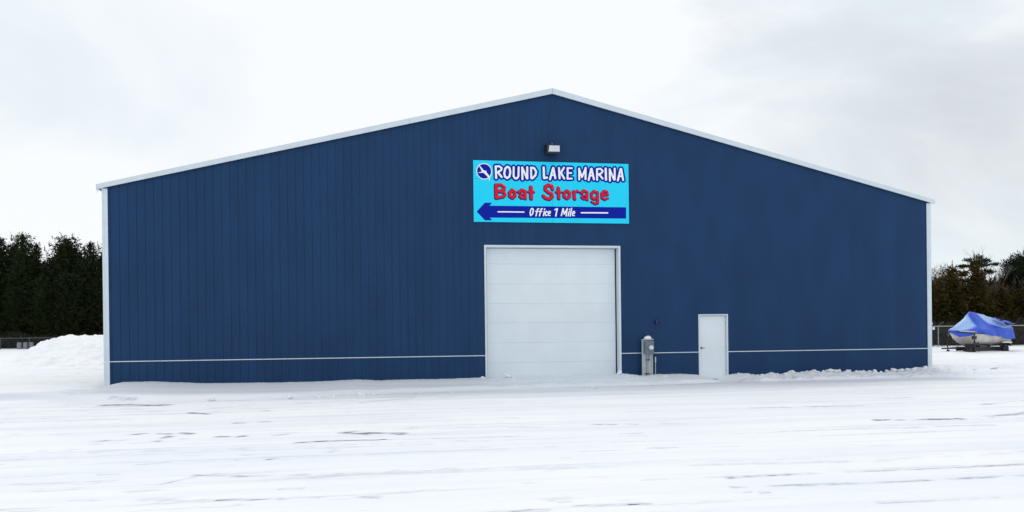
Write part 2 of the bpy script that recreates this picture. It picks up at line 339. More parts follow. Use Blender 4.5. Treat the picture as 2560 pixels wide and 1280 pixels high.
# ---------------------------------------------------------------- snow ground: one sheet to the horizon
CX = [-60,-8,-4,-.6,-.1,.005,.14,.53,1.32,2.11,2.92,3.85,5.03,5.75,6.6,7.33,8.08,8.7,9.96,11.25,11.414,11.77,12.09,12.42,12.95,13.88,14.55,15.5,15.99,16.61,17.17,18.01,18.50,18.68,18.93,19.36,19.70,19.85,20.16,20.5,20.89,21.2,21.62,22.0,22.37,22.8,23.11,23.87,24.63,25.4,26.18,26.81,27.28,27.8,30,60]
CZ = [.16,.16,.15,.10,.08,.10,.264,.327,.328,.28,.238,.23,.216,.219,.232,.26,.213,.225,.217,.235,.18,.173,.256,.185,.265,.22,.245,.226,.269,.203,.219,.215,.19,.16,.0,-.004,.16,.19,.213,.15,.13,.17,.156,.19,.211,.17,.182,.153,.18,.123,.178,.251,.271,.2,.12,.06]
TX = [-60,-1.75,0,1,2.5,4.5,8,11,17.3,18.5,19.8,26,32,60]
TY = [-2.2,-2.4,-2.7,-3.2,-3.5,-3.6,-2.9,-2.25,-1.75,-1.45,-1.5,-1.5,-1.3,-1.0]
def H(x, y):
    h0 = np.interp(x, CX, CZ)
    toe = np.interp(x, TX, TY) + .25*(fbm(x*1.3, y*0+3, 3)-.5)
    s = np.clip((y-toe)/np.maximum(.2, -toe), 0, 1)
    left = 1 - sstep(-.5, .5, x)
    # face of the plowed edge, then a gentle rise to the wall
    face = sstep(0, .13, s)
    prof_b = h0*(.52*face + .48*sstep(.1, 1, s))
    prof_l = .22*sstep(0, .06, s) - .07*sstep(.35, 1.0, s) + .02*fbm(x*2, y*2)
    z = prof_b*(1-left) + prof_l*left
    inb = ((x > -8) & (x < 45) & (y > toe) & (y < 3)).astype(float)
    crum = (fbm(x*5, y*6, 4)-.5)*.075 + (fbm(x*16, y*16, 3)-.5)*.03
    amp = np.interp(x, [-8,-.5,1,11,12,18.3,18.9,19.4,20,20.8,27,30], [.25,.25,.22,.3,.9,.7,.1,.1,1.1,1.9,1.9,1.2])
    z = z + crum*amp*face*inb*sstep(0,.06,z+.02)
    # beyond the building on the right: a rough low windrow, then smooth snow
    rt = sstep(27.2, 28.2, x)
    z = z + rt*(.13*np.exp(-((y-.3-.04*(x-28))/1.3)**2)*(.4+1.2*fbm(x*2.2, y*2.2, 4)))
    # open lot: packed snow scraped into long low ridges parallel to the building
    lot = 1 - sstep(-.6, .2, y-toe)
    z = z + lot*((fbm(x*.16+.02*y, y*2.6, 4)-.5)*.022 + (fbm(x*.5, y*9, 3)-.5)*.010 + (fbm(x*.2, y*.25, 2)-.5)*.04)
    # fields beyond
    far = sstep(3, 20, y)
    z = z + far*((fbm(x*.18, y*.12, 4)-.5)*.14 + (fbm(x*1.1, y*.8, 3)-.5)*.05)
    z = z + .33*sstep(45, 80, y)*sstep(0, -25, x) + .17*sstep(19.5, 26, y)*sstep(30, 40, x)*(1-sstep(75,110,y))
    # trampled marks on the left field
    z = z - .05*far*0 - .035*sstep(.62,.7,fbm(x*1.6, y*1.1, 2))*sstep(-.3, -2, x)*sstep(6, 9, y)*(1-sstep(18,22,y))
    # near the boat the snow is swept up round the trailer
    z = z + .13*np.exp(-(((x-45)/3.2)**4 + ((y-18.4)/1.8)**4))
    z = z + .20*np.exp(-(((x-48.6)/1.1)**2 + ((y-18.2)/1.5)**2)) + .08*np.exp(-(((x-42.3)/1.0)**2 + ((y-18.0)/.8)**2))
    return z
def seg_mask(x, y, pts, strength):
    out = np.zeros_like(x)
    for (x0,y0,w0), (x1,y1,w1) in zip(pts[:-1], pts[1:]):
        dx, dy = x1-x0, y1-y0; l2 = dx*dx+dy*dy
        m = (x > min(x0,x1)-.5) & (x < max(x0,x1)+.5) & (y > min(y0,y1)-.6) & (y < max(y0,y1)+.6)
        if not m.any(): continue
        X = x[m]; Y = y[m]; t = np.clip(((X-x0)*dx+(Y-y0)*dy)/l2, 0, 1)
        wd = w0 + (w1-w0)*t
        # long thin marks fray out at their ends and break up along their length
        nn = fbm(X*3.1, Y*4+7, 4)
        d = np.hypot(X-(x0+t*dx), (Y-(y0+t*dy)) + (nn-.5)*wd*.8)
        k = np.clip(1.5 - d/wd, 0, 1)
        brk = np.clip((fbm(X*2.3+5, Y*5, 4)-.28)*4.5, 0, 1)
        out[m] = np.maximum(out[m], k*brk*strength)
    return out
_r = np.random.default_rng(77)
for _k in range(230):      # short broken scrape marks, thickest on the left half of the lot
    _x = _r.uniform(-4, 10) if _k < 150 else _r.uniform(-6, 30); _y = -17 + 13*_r.random()**(.8 if _k < 150 else 1)
    _l = _r.uniform(.08, .6); _w = _r.uniform(.022, .05)
    STREAKS.append([[[_x, _y, _w], [_x+_l, _y+_l*_r.uniform(-.12, .10), _w*.6]], _r.uniform(.12, .42)])
for _k in range(34):       # long faint blade and tyre lines running along the building
    _x = _r.uniform(-6, 24); _y = _r.uniform(-17, -3); _l = _r.uniform(2, 8); _w = _r.uniform(.02, .045)
    STREAKS.append([[[_x, _y, _w], [_x+_l*.5, _y+_r.uniform(-.08,.08), _w], [_x+_l, _y+_r.uniform(-.12,.12), _w*.6]], _r.uniform(.15, .36)])
def wear(x, y):
    o = np.zeros_like(x)
    for pts, s in STREAKS: o = np.maximum(o, seg_mask(x, y, [(a, b, max(c, .04)) for a, b, c in pts], min(1.15, s*1.35)))
    toe = np.interp(x, TX, TY)
    lot = 1 - sstep(-.5, .0, y-toe)
    # faint unlisted scrape lines all over the lot
    a = fbm(x*.15+.02*y, y*6.0, 4); b = fbm(x*.9, y*15+4, 3)
    dens = np.interp(x, [-8, 2, 12, 40], [.9, 1, .6, .8])
    o = np.maximum(o, lot*dens*np.clip((a-.56)*6, 0, 1)*np.clip((b-.36)*4, 0, 1)*.62)
    c = fbm(x*1.6+9, y*4.2+2, 4)
    o = np.maximum(o, lot*np.clip((c-.69)*9, 0, 1)*.45*np.interp(x, [0, 10, 12], [1, .8, .3]))
    return o
xs = np.concatenate([[-900,-500,-300,-180,-120], np.arange(-90,-8,1.0), np.arange(-8, 34, .042), np.arange(34, 62, .35), np.arange(62, 100, 1.5), [120,180,300,500,900]])
ys = np.concatenate([[-400,-200,-100,-60,-40], np.arange(-30,-18.5,.5), np.arange(-18.5,-4.3,.062), np.arange(-4.3,.30,.034), np.arange(.3,3,.15), np.arange(3,32,.35), np.arange(32,95,1.5), [110,150,220,400,700,1200]])
GX, GY = np.meshgrid(xs, ys, indexing='xy')
GZ = H(GX, GY)
inside = (GX > .3) & (GX < 27.1) & (GY > .42) & (GY < 39)
GZ = np.where(inside, -.1, GZ)
WA = wear(GX, GY)
nx, ny = len(xs), len(ys)
def grid_mesh(name, X, Y, Z, mat, attr=None):
    ny, nx = X.shape
    me = bpy.data.meshes.new(name); me.vertices.add(nx*ny)
    me.vertices.foreach_set('co', np.stack([X, Y, Z], -1).astype(np.float32).ravel())
    i = np.arange((nx-1)*(ny-1)); r = i//(nx-1); c = i % (nx-1); a = r*nx+c
    q = np.stack([a, a+1, a+nx+1, a+nx], 1)
    me.loops.add(q.size); me.loops.foreach_set('vertex_index', q.ravel().astype(np.int32))
    me.polygons.add(len(q)); me.polygons.foreach_set('loop_start', (np.arange(len(q))*4).astype(np.int32))
    me.update(calc_edges=True); me.polygons.foreach_set('use_smooth', np.ones(len(q), bool))
    if attr is not None:
        at = me.attributes.new('wear', 'FLOAT', 'POINT'); at.data.foreach_set('value', attr.astype(np.float32).ravel())
    me.materials.append(mat); me.validate(); return me

def snow_material(name, streaked):
    m = bpy.data.materials.new(name); m.use_nodes = True; t = m.node_tree; b = t.nodes['Principled BSDF']; NN = t.nodes
    b.inputs['Roughness'].default_value = .75; b.inputs['Specular IOR Level'].default_value = .3
    g = NN.new('ShaderNodeNewGeometry')
    def noise(scale, sx, detail=6):
        mpn = NN.new('ShaderNodeMapping'); mpn.inputs['Scale'].default_value = sx; t.links.new(g.outputs['Position'], mpn.inputs[0])
        n = NN.new('ShaderNodeTexNoise'); n.inputs['Scale'].default_value = scale; n.inputs['Detail'].default_value = detail
        t.links.new(mpn.outputs[0], n.inputs[0]); return n.outputs[0]
    def rng_(s, a, b_, c=0., d=1.):
        r = NN.new('ShaderNodeMapRange'); r.inputs['From Min'].default_value = a; r.inputs['From Max'].default_value = b_
        r.inputs['To Min'].default_value = c; r.inputs['To Max'].default_value = d; t.links.new(s, r.inputs[0]); return r.outputs[0]
    def mix(f, a, b_):
        x = NN.new('ShaderNodeMix'); x.data_type = 'RGBA'
        t.links.new(f, x.inputs[0]) 
        for s, k in ((a, 6), (b_, 7)):
            if isinstance(s, tuple): x.inputs[k].default_value = (*s, 1)
            else: t.links.new(s, x.inputs[k])
        return x.outputs[2]
    def mul(a, b_):
        x = NN.new('ShaderNodeMath'); x.operation = 'MULTIPLY'; t.links.new(a, x.inputs[0])
        if isinstance(b_, float): x.inputs[1].default_value = b_
        else: t.links.new(b_, x.inputs[1])
        return x.outputs[0]
    col = mix(rng_(noise(.35, (1,1,1)), .35, .65), (.785,.815,.855), (.83,.85,.88))
    if streaked:
        lotm = NN.new('ShaderNodeAttribute'); lotm.attribute_name = 'wear'
        # glazed, scraped bands: a shade greyer and bluer than loose snow
        col = mix(rng_(noise(1.0, (.10,1.5,1), 7), .46, .68, 0., .6), col, (.66,.715,.80))
        col = mix(rng_(noise(1.0, (.7,11,1), 5), .60, .78, 0., .35), col, (.66,.70,.78))
        fine = rng_(noise(1.0, (5,34,1), 4), .35, .58, .15, 1.)
        wr = mul(lotm.outputs['Fac'], fine)
        col = mix(rng_(wr, .06, .55, 0., .75), col, (.42,.45,.54))
        col = mix(rng_(wr, .50, .85), col, (.075,.078,.095))
    t.links.new(col, b.inputs['Base Color'])
    bp = NN.new('ShaderNodeBump'); bp.inputs['Strength'].default_value = .5; bp.inputs['Distance'].default_value = .025
    t.links.new(noise(14, (1,1,1) if not streaked else (.35,1,1), 8), bp.inputs['Height']); t.links.new(bp.outputs[0], b.inputs['Normal'])
    return m
M['snow'] = snow_material('packed_snow', True); M['loose'] = snow_material('loose_snow', False)
gnd = bpy.data.objects.new('snow_ground', grid_mesh('snow_ground', GX, GY, GZ, M['snow'], WA)); link(gnd); tag(gnd, kind='structure')

# plowed pile left of the building
px = np.arange(-17, -.6, .07); py = np.arange(14.5, 30, .1); PX, PY = np.meshgrid(px, py)
crest = np.interp(PX, [-17,-15,-13.6,-12.6,-12,-11.75,-11.55,-11.35,-10.9,-10.4,-9,-8.2,-6,-2,-.6], [-.15,0,.36,.62,.95,1.0,1.38,1.68,1.72,1.86,1.82,1.84,1.7,1.2,.3])
front = np.interp(PX, [-17,-12,-8], [7,7.5,8.5])
t_ = np.where(PY < 24.4, (24.4-PY)/front, (PY-24.4)/4.5)
PZ = crest*(1-sstep(0, 1, t_)) - .12 + ((fbm(PX*1.7, PY*1.7, 5)-.5)*.42 + (fbm(PX*6, PY*6, 3)-.5)*.10)*np.clip(crest/1.5, 0, 1)*(1-sstep(.75,1,t_))
pile = bpy.data.objects.new('snow_pile', grid_mesh('snow_pile', PX, PY, PZ, M['loose'])); link(pile)
tag(pile, 'long rough heap of plowed snow behind the left corner of the blue building', 'snow pile')

# ---------------------------------------------------------------- the building
W, DEP, APX = 27.43, 40.0, 13.715
def top(x): return 9.61 - .2455*abs(x-APX)
def under(x): return 9.43 - .243*abs(x-APX)
B = empty('storage_building', (APX, 0, 0), 'wide dark blue metal boat storage building with white trim and a low gable', 'building')
def part(mb, name, mat, parent=B, **k):
    off = Vector((0,0,0)); p = parent
    while p is not None: off += p.location; p = p.parent
    mb.v = [tuple(Vector(v)-off) for v in mb.v]
    return mb.build(name, mat, parent, **k)
GA = (11.425, 15.965, -1, 4.50)     # garage opening outer trim
DO = (18.672, 19.728, -1, 2.215)    # entry door outer frame
BZ0, BZ1 = .927, .952               # white band
PW = .2433
def pan(xa, xb, upper):
    """one metal siding panel, cut round the openings; its right edge laps proud of the next"""
    mb = MB(); cuts = [xa, xb] + [c for c in (GA[0],GA[1],DO[0],DO[1],APX) if xa < c < xb]; cuts.sort()
    def Y(x): return -.004 - .010*(x-xa)/(xb-xa)
    for c0, c1 in zip(cuts[:-1], cuts[1:]):
        mid = (c0+c1)/2; zl = BZ1+.002 if upper else -.2
        for o in (GA, DO):
            if o[0] < mid < o[1]: zl = max(zl, o[3]) if upper else 99
        if zl > 50: continue
        z0, z1 = (under(c0)+.03, under(c1)+.03) if upper else (BZ0-.002, BZ0-.002)
        mb.hexa([(c0,Y(c0),zl),(c1,Y(c1),zl),(c1,.05,zl),(c0,.05,zl),(c0,Y(c0),z0),(c1,Y(c1),z1),(c1,.05,z1),(c0,.05,z0)])
    return mb if mb.v else None
x = .215 - PW
while x < W-.05:
    for up in (True, False):
        mb = pan(max(.02, x), min(W-.02, x+PW-.0025), up)
        if mb: part(mb, 'siding_panel', M['siding'])
    x += PW
# backing wall behind the panels with the two openings, side and rear walls
mb = MB()
Yb0, Yb1 = .05, .50
def wallstrip(x0, x1, z0):
    xs_ = [x0] + ([APX] if x0 < APX < x1 else []) + [x1]
    for a, b in zip(xs_[:-1], xs_[1:]):
        mb.hexa([(a,Yb0,z0),(b,Yb0,z0),(b,Yb1,z0),(a,Yb1,z0),(a,Yb0,under(a)),(b,Yb0,under(b)),(b,Yb1,under(b)),(a,Yb1,under(a))])
wallstrip(.02, GA[0]+.02, -.3); wallstrip(GA[0]+.02, GA[1]-.02, GA[3]-.02); wallstrip(GA[1]-.02, DO[0]+.02, -.3)
wallstrip(DO[0]+.02, DO[1]-.02, DO[3]-.02); wallstrip(DO[1]-.02, W-.02, -.3)
mb.box(.02,.3,.5,DEP,-.3,6.05); mb.box(W-.3,W-.02,.5,DEP,-.3,6.05)
mb.hexa([(.3,DEP-.3,-.3),(W/2,DEP-.3,-.3),(W/2,DEP,-.3),(.3,DEP,-.3),(.3,DEP-.3,6.1),(W/2,DEP-.3,9.4),(W/2,DEP,9.4),(.3,DEP,6.1)])
mb.hexa([(W/2,DEP-.3,-.3),(W-.3,DEP-.3,-.3),(W-.3,DEP,-.3),(W/2,DEP,-.3),(W/2,DEP-.3,9.4),(W-.3,DEP-.3,6.1),(W-.3,DEP,6.1),(W/2,DEP,9.4)])
mb.box(GA[0]-.3,GA[1]+.3,.5,.7,-.3,4.8); mb.box(DO[0]-.3,DO[1]+.3,.5,.7,-.3,2.6)
part(mb, 'wall', M['wall'])
# roof slabs and rake trims
for sx in (-1, 1):
    xe = -.12 if sx < 0 else 27.55
    mb = MB(); a, b = (xe, APX) if sx < 0 else (APX, xe)
    mb.hexa([(a,-.06,under(a)+.04),(b,-.06,under(b)+.04),(b,DEP+.2,under(b)+.04),(a,DEP+.2,under(a)+.04),(a,-.06,top(a)-.015),(b,-.06,top(b)-.015),(b,DEP+.2,top(b)-.015),(a,DEP+.2,top(a)-.015)])
    n = 40
    for k in range(n+1):      # standing seams run up the slope
        y = -.03 + (DEP+.1)*k/n
        mb.hexa([(a,y,top(a)-.02),(b,y,top(b)-.02),(b,y+.03,top(b)-.02),(a,y+.03,top(a)-.02),(a,y,top(a)+.02),(b,y,top(b)+.02),(b,y+.03,top(b)+.02),(a,y+.03,top(a)+.02)])
    part(mb, 'roof', M['rooftop'])
    mb = MB(); xe2 = -.143 if sx < 0 else 27.55
    g = 10.0/2; n = 3    # trim in three lengths a few mm apart
    xs_ = np.linspace(xe2, APX - (-.002 if sx > 0 else .002), n+1) if sx < 0 else np.linspace(APX+.002, xe2, n+1)
    for a, b in zip(xs_[:-1], xs_[1:]):
        b2 = b - .004
        def zb(x): return under(x) if -.02 < x < 27.45 else under(x) + .0
        mb.hexa([(a,-.105,zb(a)),(b2,-.105,zb(b2)),(b2,-.062,zb(b2)),(a,-.062,zb(a)),(a,-.105,top(a)),(b2,-.105,top(b2)),(b2,-.062,top(b2)),(a,-.062,top(a))])
    part(mb, 'rake_trim', M['trim'])
    # soffit return closing the gap between trim and wall
    mb = MB(); a, b = (.16, APX-.01) if sx < 0 else (APX+.01, 27.27)
    mb.hexa([(a,-.062,under(a)+.012),(b,-.062,under(b)+.012),(b,-.017,under(b)+.012),(a,-.017,under(a)+.012),(a,-.062,under(a)+.038),(b,-.062,under(b)+.038),(b,-.017,under(b)+.038),(a,-.017,under(a)+.038)])
    part(mb, 'soffit', M['joint'])
    # gutter along the eave
    mb = MB(); x0, x1 = (-.150,-.122) if sx < 0 else (27.555,27.66)
    mb.box(x0,x1,-.09 if sx<0 else .0,DEP,6.075,6.175); 
    if sx < 0: part(mb, 'gutter', M['trim'])
# corner trims
for (x0, x1, nm) in ((-.012,.148,'l'), (27.262,27.428,'r')):
    mb = MB(); zt = min(under(max(x0,.0)), under(x1))-.0
    mb.box(x0,x1,-.035,-.019,-.3,zt); mb.box(x0 if nm=='l' else x1-.02, x0+.02 if nm=='l' else x1,-.019,.16,-.3,zt)
    mb.box(x0+.045,x0+.055,-.041,-.035,-.3,zt)
    part(mb, 'corner_trim', M['trim'])
mb = MB(); mb.box(27.43,27.47,-.01,.06,1.78,1.86); mb.box(27.45,27.53,-.05,.05,1.60,1.70); part(mb, 'hose_bracket', M['trim'])
mb = MB(); mb.tube((-.136,-.05,6.08),(-.132,-.05,5.93),.020,.006,n=6); mb.tube((-.10,-.03,6.08),(-.098,-.03,5.99),.014,.004,n=6); o = mb.build('icicle', M['loose']); tag(o, 'small icicles hanging from the left end of the white eave', 'icicle')
# white band
for a, b in ((.15,GA[0]-.002),(GA[1]+.002,DO[0]-.002),(DO[1]+.002,27.26)):
    mb = MB(); n = max(1, int((b-a)/3.05)); e = np.linspace(a, b, n+1)
    for p, q in zip(e[:-1], e[1:]): mb.box(p, q-.003, -.030, .02, BZ0, BZ1)
    part(mb, 'trim_band', M['trim'])
# garage door
G = empty('garage_door', (0,0,0)); G.parent = B; G.location = (0,.25,0)
gx0, gx1, gt = GA[0]+.062, GA[1]-.062, 4.435
mb = MB()
mb.box(GA[0],gx0,-.045,.26,-.25,GA[3]); mb.box(gx1,GA[1],-.045,.26,-.25,GA[3]); mb.box(gx0,gx1,-.045,.26,gt,GA[3])
part(mb, 'door_frame', M['trim'], G, bevel=.004)
zs = [-.12, .688, 1.337, 1.987, 2.625, 3.262, 3.914, 4.425]
for a, b in zip(zs[:-1], zs[1:]):
    mb = MB(); x0, x1 = gx0+.045, gx1-.045
    n = 2
    mb.hexa([(x0,.262,a+.001),(x1,.262,a+.001),(x1,.30,a),(x0,.30,a),(x0,.262,b-.001),(x1,.262,b-.001),(x1,.30,b),(x0,.30,b)])
    mb.box(x0,x1,.259,.262,a+.006,b-.006)
    part(mb, 'door_section', M['door'], G, bevel=.003)
mb = MB(); mb.box(gx0+.001,gx0+.026,.262,.275,-.2,gt-.002); mb.box(gx1-.026,gx1-.001,.262,.275,-.2,gt-.002); mb.box(gx0+.026,gx1-.026,.262,.275,gt-.012,gt-.002); mb.box(gx0,gx1,.302,.32,-.2,gt)
part(mb, 'weather_seal', M['joint'], G)
# entry door
E_ = empty('entry_door', (0,0,0)); E_.parent = B; E_.location = (0,.05,0)
mb = MB(); mb.box(DO[0],DO[0]+.042,-.04,.12,-.2,DO[3]); mb.box(DO[1]-.046,DO[1],-.04,.12,-.2,DO[3]); mb.box(DO[0]+.042,DO[1]-.046,-.04,.12,DO[3]-.045,DO[3])
part(mb, 'door_frame', M['trim'], E_, bevel=.004)
mb = MB(); mb.box(DO[0]+.050,DO[1]-.054,.055,.10,.012,DO[3]-.055); part(mb, 'door_leaf', M['door'], E_, bevel=.004)
mb = MB(); mb.box(DO[0]+.042,DO[1]-.046,.102,.12,-.1,DO[3]-.045); part(mb, 'door_stop', M['joint'], E_)
mb = MB(); mb.box(DO[0]+.042,DO[1]-.046,-.01,.10,-.05,.008); part(mb, 'threshold', M['galv'], E_)
mb = MB(); mb.lathe((18.80,.053,1.078),[(.034,0),(.034,-.012),(.014,-.016),(.014,-.05)],'y',14); mb.tube((18.80,-.0,1.078),(18.915,-.004,1.075),.010,.008); part(mb, 'door_handle', M['galvdark'], E_)
for z in (.3, 1.1, 1.9):
    mb = MB(); mb.tube((DO[1]-.050,.046,z-.05),(DO[1]-.050,.046,z+.05),.008); part(mb, 'hinge', M['galv'], E_)

# snow lying along the right-hand roof edge
mb_x = np.arange(17.6, 27.5, .05); ry = np.arange(.0, 1.3, .06); RX, RY = np.meshgrid(mb_x, ry)
cov = np.interp(RX, [17.6,18.6,19.6,22,25,27.2,27.45], [0,.2,.6,.9,1,.6,.1])
RZ = 9.61-.2455*np.abs(RX-APX) - .03 + cov*.17*fbm(RX*1.6, RY*1.6+3, 5)*sstep(-.05,.35,RY)
o = bpy.data.objects.new('roof_snow', grid_mesh('roof_snow', RX, RY, RZ, M['loose'])); link(o)
tag(o, 'thin uneven layer of snow on the right-hand roof slope', 'snow')

# ---------------------------------------------------------------- sign
SX0, SX1, SZ0, SZ1 = 11.10, 16.272, 5.238, 7.214
SG = empty('marina_sign', ((SX0+SX1)/2, -.03, (SZ0+SZ1)/2), 'bright cyan marina sign with white and red lettering and a navy arrow', 'sign')
for a, b in ((SX0, 13.687), (13.693, SX1)):
    for c, d in ((SZ0, 6.627), (6.633, SZ1)):
        mb = MB(); mb.box(a, b, -.052, -.021, c, d); part(mb, 'sign_panel', M['sign'], SG)
def sdf_shape(strokes, grow, res, dx=0., dz=0.):
    """union of brush strokes as one flat outline: distance field cut at zero"""
    P = np.array([p[:2] for s in strokes for p in s]); mr = max(p[2] for s in strokes for p in s)+grow+.03
    x0, z0 = P.min(0)-mr; x1, z1 = P.max(0)+mr
    gx = np.arange(x0, x1+res, res); gz = np.arange(z0, z1+res, res); F = np.full((len(gz), len(gx)), -9.)
    for s in strokes:
        for (ax,az,ar), (bx,bz,br) in zip(s[:-1], s[1:]):
            pad = max(ar,br)+grow+.03
            i0,i1 = np.searchsorted(gx,[min(ax,bx)-pad,max(ax,bx)+pad]); j0,j1 = np.searchsorted(gz,[min(az,bz)-pad,max(az,bz)+pad])
            XX, ZZ = np.meshgrid(gx[i0:i1], gz[j0:j1]); l2 = (bx-ax)**2+(bz-az)**2+1e-9
            t = np.clip(((XX-ax)*(bx-ax)+(ZZ-az)*(bz-az))/l2, 0, 1)
            f = ar+(br-ar)*t+grow - np.hypot(XX-ax-t*(bx-ax), ZZ-az-t*(bz-az))
            F[j0:j1,i0:i1] = np.maximum(F[j0:j1,i0:i1], f)
    return gx+dx, gz+dz, F
def contour_mesh(mb, gx, gz, F, y):
    ins = F > 0; full = ins[:-1,:-1]&ins[1:,:-1]&ins[:-1,1:]&ins[1:,1:]; anyi = ins[:-1,:-1]|ins[1:,:-1]|ins[:-1,1:]|ins[1:,1:]
    for j in range(full.shape[0]):
        i = 0; row = full[j]
        while i < len(row):
            if row[i]:
                k = i
                while k < len(row) and row[k]: k += 1
                mb.add([(gx[i],y,gz[j]),(gx[k],y,gz[j]),(gx[k],y,gz[j+1]),(gx[i],y,gz[j+1])], [(0,1,2,3)]); i = k
            else: i += 1
    for j, i in zip(*np.nonzero(anyi & ~full)):
        c = [(gx[i],gz[j],F[j,i]),(gx[i+1],gz[j],F[j,i+1]),(gx[i+1],gz[j+1],F[j+1,i+1]),(gx[i],gz[j+1],F[j+1,i])]; poly = []
        for a in range(4):
            p, q = c[a], c[(a+1)%4]
            if p[2] > 0: poly.append((p[0],y,p[1]))
            if (p[2] > 0) != (q[2] > 0):
                t = max(p[2],-.05)/(max(p[2],-.05)-max(q[2],-.05)) if p[2] != q[2] else .5
                poly.append((p[0]+t*(q[0]-p[0]), y, p[1]+t*(q[1]-p[1])))
        if len(poly) >= 3: mb.add(poly, [tuple(range(len(poly)))])
def letters(name, strokes, grow, res, y, mat, dx=0., dz=0., extra=None):
    mb = MB(); g = sdf_shape(strokes, grow, res, dx, dz); contour_mesh(mb, *g, y); return part(mb, name, mat, SG)
letters('lettering_outline', TITLE, .052, .010, -.0555, M['navy'])
letters('lettering', TITLE, -.004, .009, -.0585, M['ink'])
letters('lettering_outline', BOATS, .014, .010, -.0555, M['deep'], -.012, -.014)
letters('lettering', BOATS, -.010, .009, -.0585, M['red'])
mb = MB(); mb.add([(p[0],-.0555,p[1]) for p in ARROW], [tuple(range(len(ARROW)))]); part(mb, 'arrow', M['navy'], SG)
letters('lettering', SMALL, .003, .006, -.0585, M['ink'])
lx, lz, lr, lr2 = LOGO
def disc(r, y, mat, name):
    mb = MB(); mb.add([(lx+r*.97*math.cos(t*math.pi/24), y, lz+r*math.sin(t*math.pi/24)) for t in range(48)], [tuple(range(48))]); part(mb, name, mat, SG)
disc(lr, -.0555, M['ink'], 'emblem_ring'); disc(lr2, -.0575, M['navy'], 'emblem_disc')
letters('emblem_bird', BIRD, 0, .007, -.0600, M['ink'])

# ---------------------------------------------------------------- wall lamp above the sign
LM = empty('wall_lamp', (13.66, -.02, 7.6), 'black boxed flood light with a pale lens on the wall above the sign', 'lamp')
mb = MB(); mb.hexa([(13.44,-.40,7.41),(13.87,-.40,7.41),(13.87,-.021,7.47),(13.44,-.021,7.47),(13.44,-.40,7.70),(13.87,-.40,7.70),(13.87,-.021,7.78),(13.44,-.021,7.78)])
part(mb, 'housing', M['black'], LM, bevel=.012)
mb = MB(); mb.hexa([(13.495,-.425,7.468),(13.862,-.425,7.472),(13.862,-.401,7.472),(13.495,-.401,7.468),(13.525,-.415,7.668),(13.862,-.415,7.668),(13.862,-.401,7.668),(13.525,-.401,7.668)])
part(mb, 'lens', M['lens'], LM, bevel=.006)
mb = MB(); mb.tube((13.66,-.20,7.735),(13.66,-.20,7.80),.018); part(mb, 'photocell', M['grey'], LM)

# ---------------------------------------------------------------- electric meter pedestal
MP = empty('meter_pedestal', (16.80, -.2, 0), 'pale electric meter pedestal with a grey meter box between the two doors', 'meter pedestal')
mb = MB(); mb.box(16.62,16.98,-.20,-.16,-.2,1.385); mb.box(16.62,16.645,-.24,-.2005,-.2,1.385); mb.box(16.955,16.98,-.24,-.2005,-.2,1.385); mb.box(16.61,16.99,-.33,-.15,1.386,1.404)
part(mb, 'post', M['pale'], MP, bevel=.004)
mb = MB(); mb.box(16.682,16.985,-.36,-.242,.915,1.335); part(mb, 'meter_box', M['grey'], MP, bevel=.012)
mb = MB(); mb.lathe((16.865,-.361,1.125),[(.088,0),(.088,-.03),(.078,-.035)],'y',24); part(mb, 'meter_collar', M['galv'], MP)
mb = MB(); mb.lathe((16.865,-.397,1.125),[(.074,0),(.072,-.05),(.055,-.075),(.02,-.085)],'y',24); part(mb, 'meter_dial', M['dial'], MP, smooth=True)
mb = MB(); mb.box(16.81,16.90,-.4715,-.462,1.145,1.163); part(mb, 'dial_register', M['black'], MP)
mb = MB(); mb.tube((16.79,-.255,-.1),(16.79,-.255,.914),.032,n=12); mb.tube((16.845,-.255,.70),(16.845,-.255,.914),.022,n=10); part(mb, 'conduit', M['galv'], MP)
mb = MB(); mb.box(16.745,16.865,-.30,-.203,.705,.735); part(mb, 'clamp', M['black'], MP)
mb = MB(); mb.box(16.72,16.85,-.30,-.203,.245,.28); part(mb, 'clamp', M['black'], MP)
mb = MB(); mb.lathe((16.81,-.24,1.405),[(.125,0),(.130,.02),(.118,.055),(.09,.085),(.05,.105),(.012,.112)],'z',20)
mb.v = [(v[0]+.012*math.sin(v[2]*60+v[1]*30), -.24+(v[1]+.24)*.72, v[2]) for v in mb.v]
o = mb.build('snow_drift', M['loose'], smooth=True); tag(o, 'small rounded cap of snow on top of the meter pedestal', 'snow')
# thin pipe stub and wall outlet box
mb = MB(); mb.tube((17.115,-.10,-.1),(17.115,-.10,.62),.014); mb.tube((17.115,-.10,.62),(17.115,-.10,.80),.026,n=10); mb.tube((17.115,-.10,.80),(17.115,-.10,.81),.018,n=10)
o = mb.build('pipe_riser', M['pale']); tag(o, 'thin pale pipe standing out of the snow right of the meter pedestal', 'pipe')
OB = empty('outlet_box', (17.20,-.02,1.965), 'small dark weatherproof outlet box on the blue wall above the pipe', 'outlet')
mb = MB(); mb.box(17.135,17.262,-.075,-.018,1.895,2.035); part(mb, 'housing', M['deep'], OB, bevel=.008)
mb = MB(); mb.box(17.165,17.235,-.088,-.0755,2.0,2.018); mb.box(17.165,17.183,-.088,-.0755,1.915,2.0); mb.box(17.183,17.235,-.088,-.0755,1.915,1.933); mb.box(17.212,17.235,-.088,-.0755,1.975,2.0); part(mb, 'cover_rim', M['galvdark'], OB)

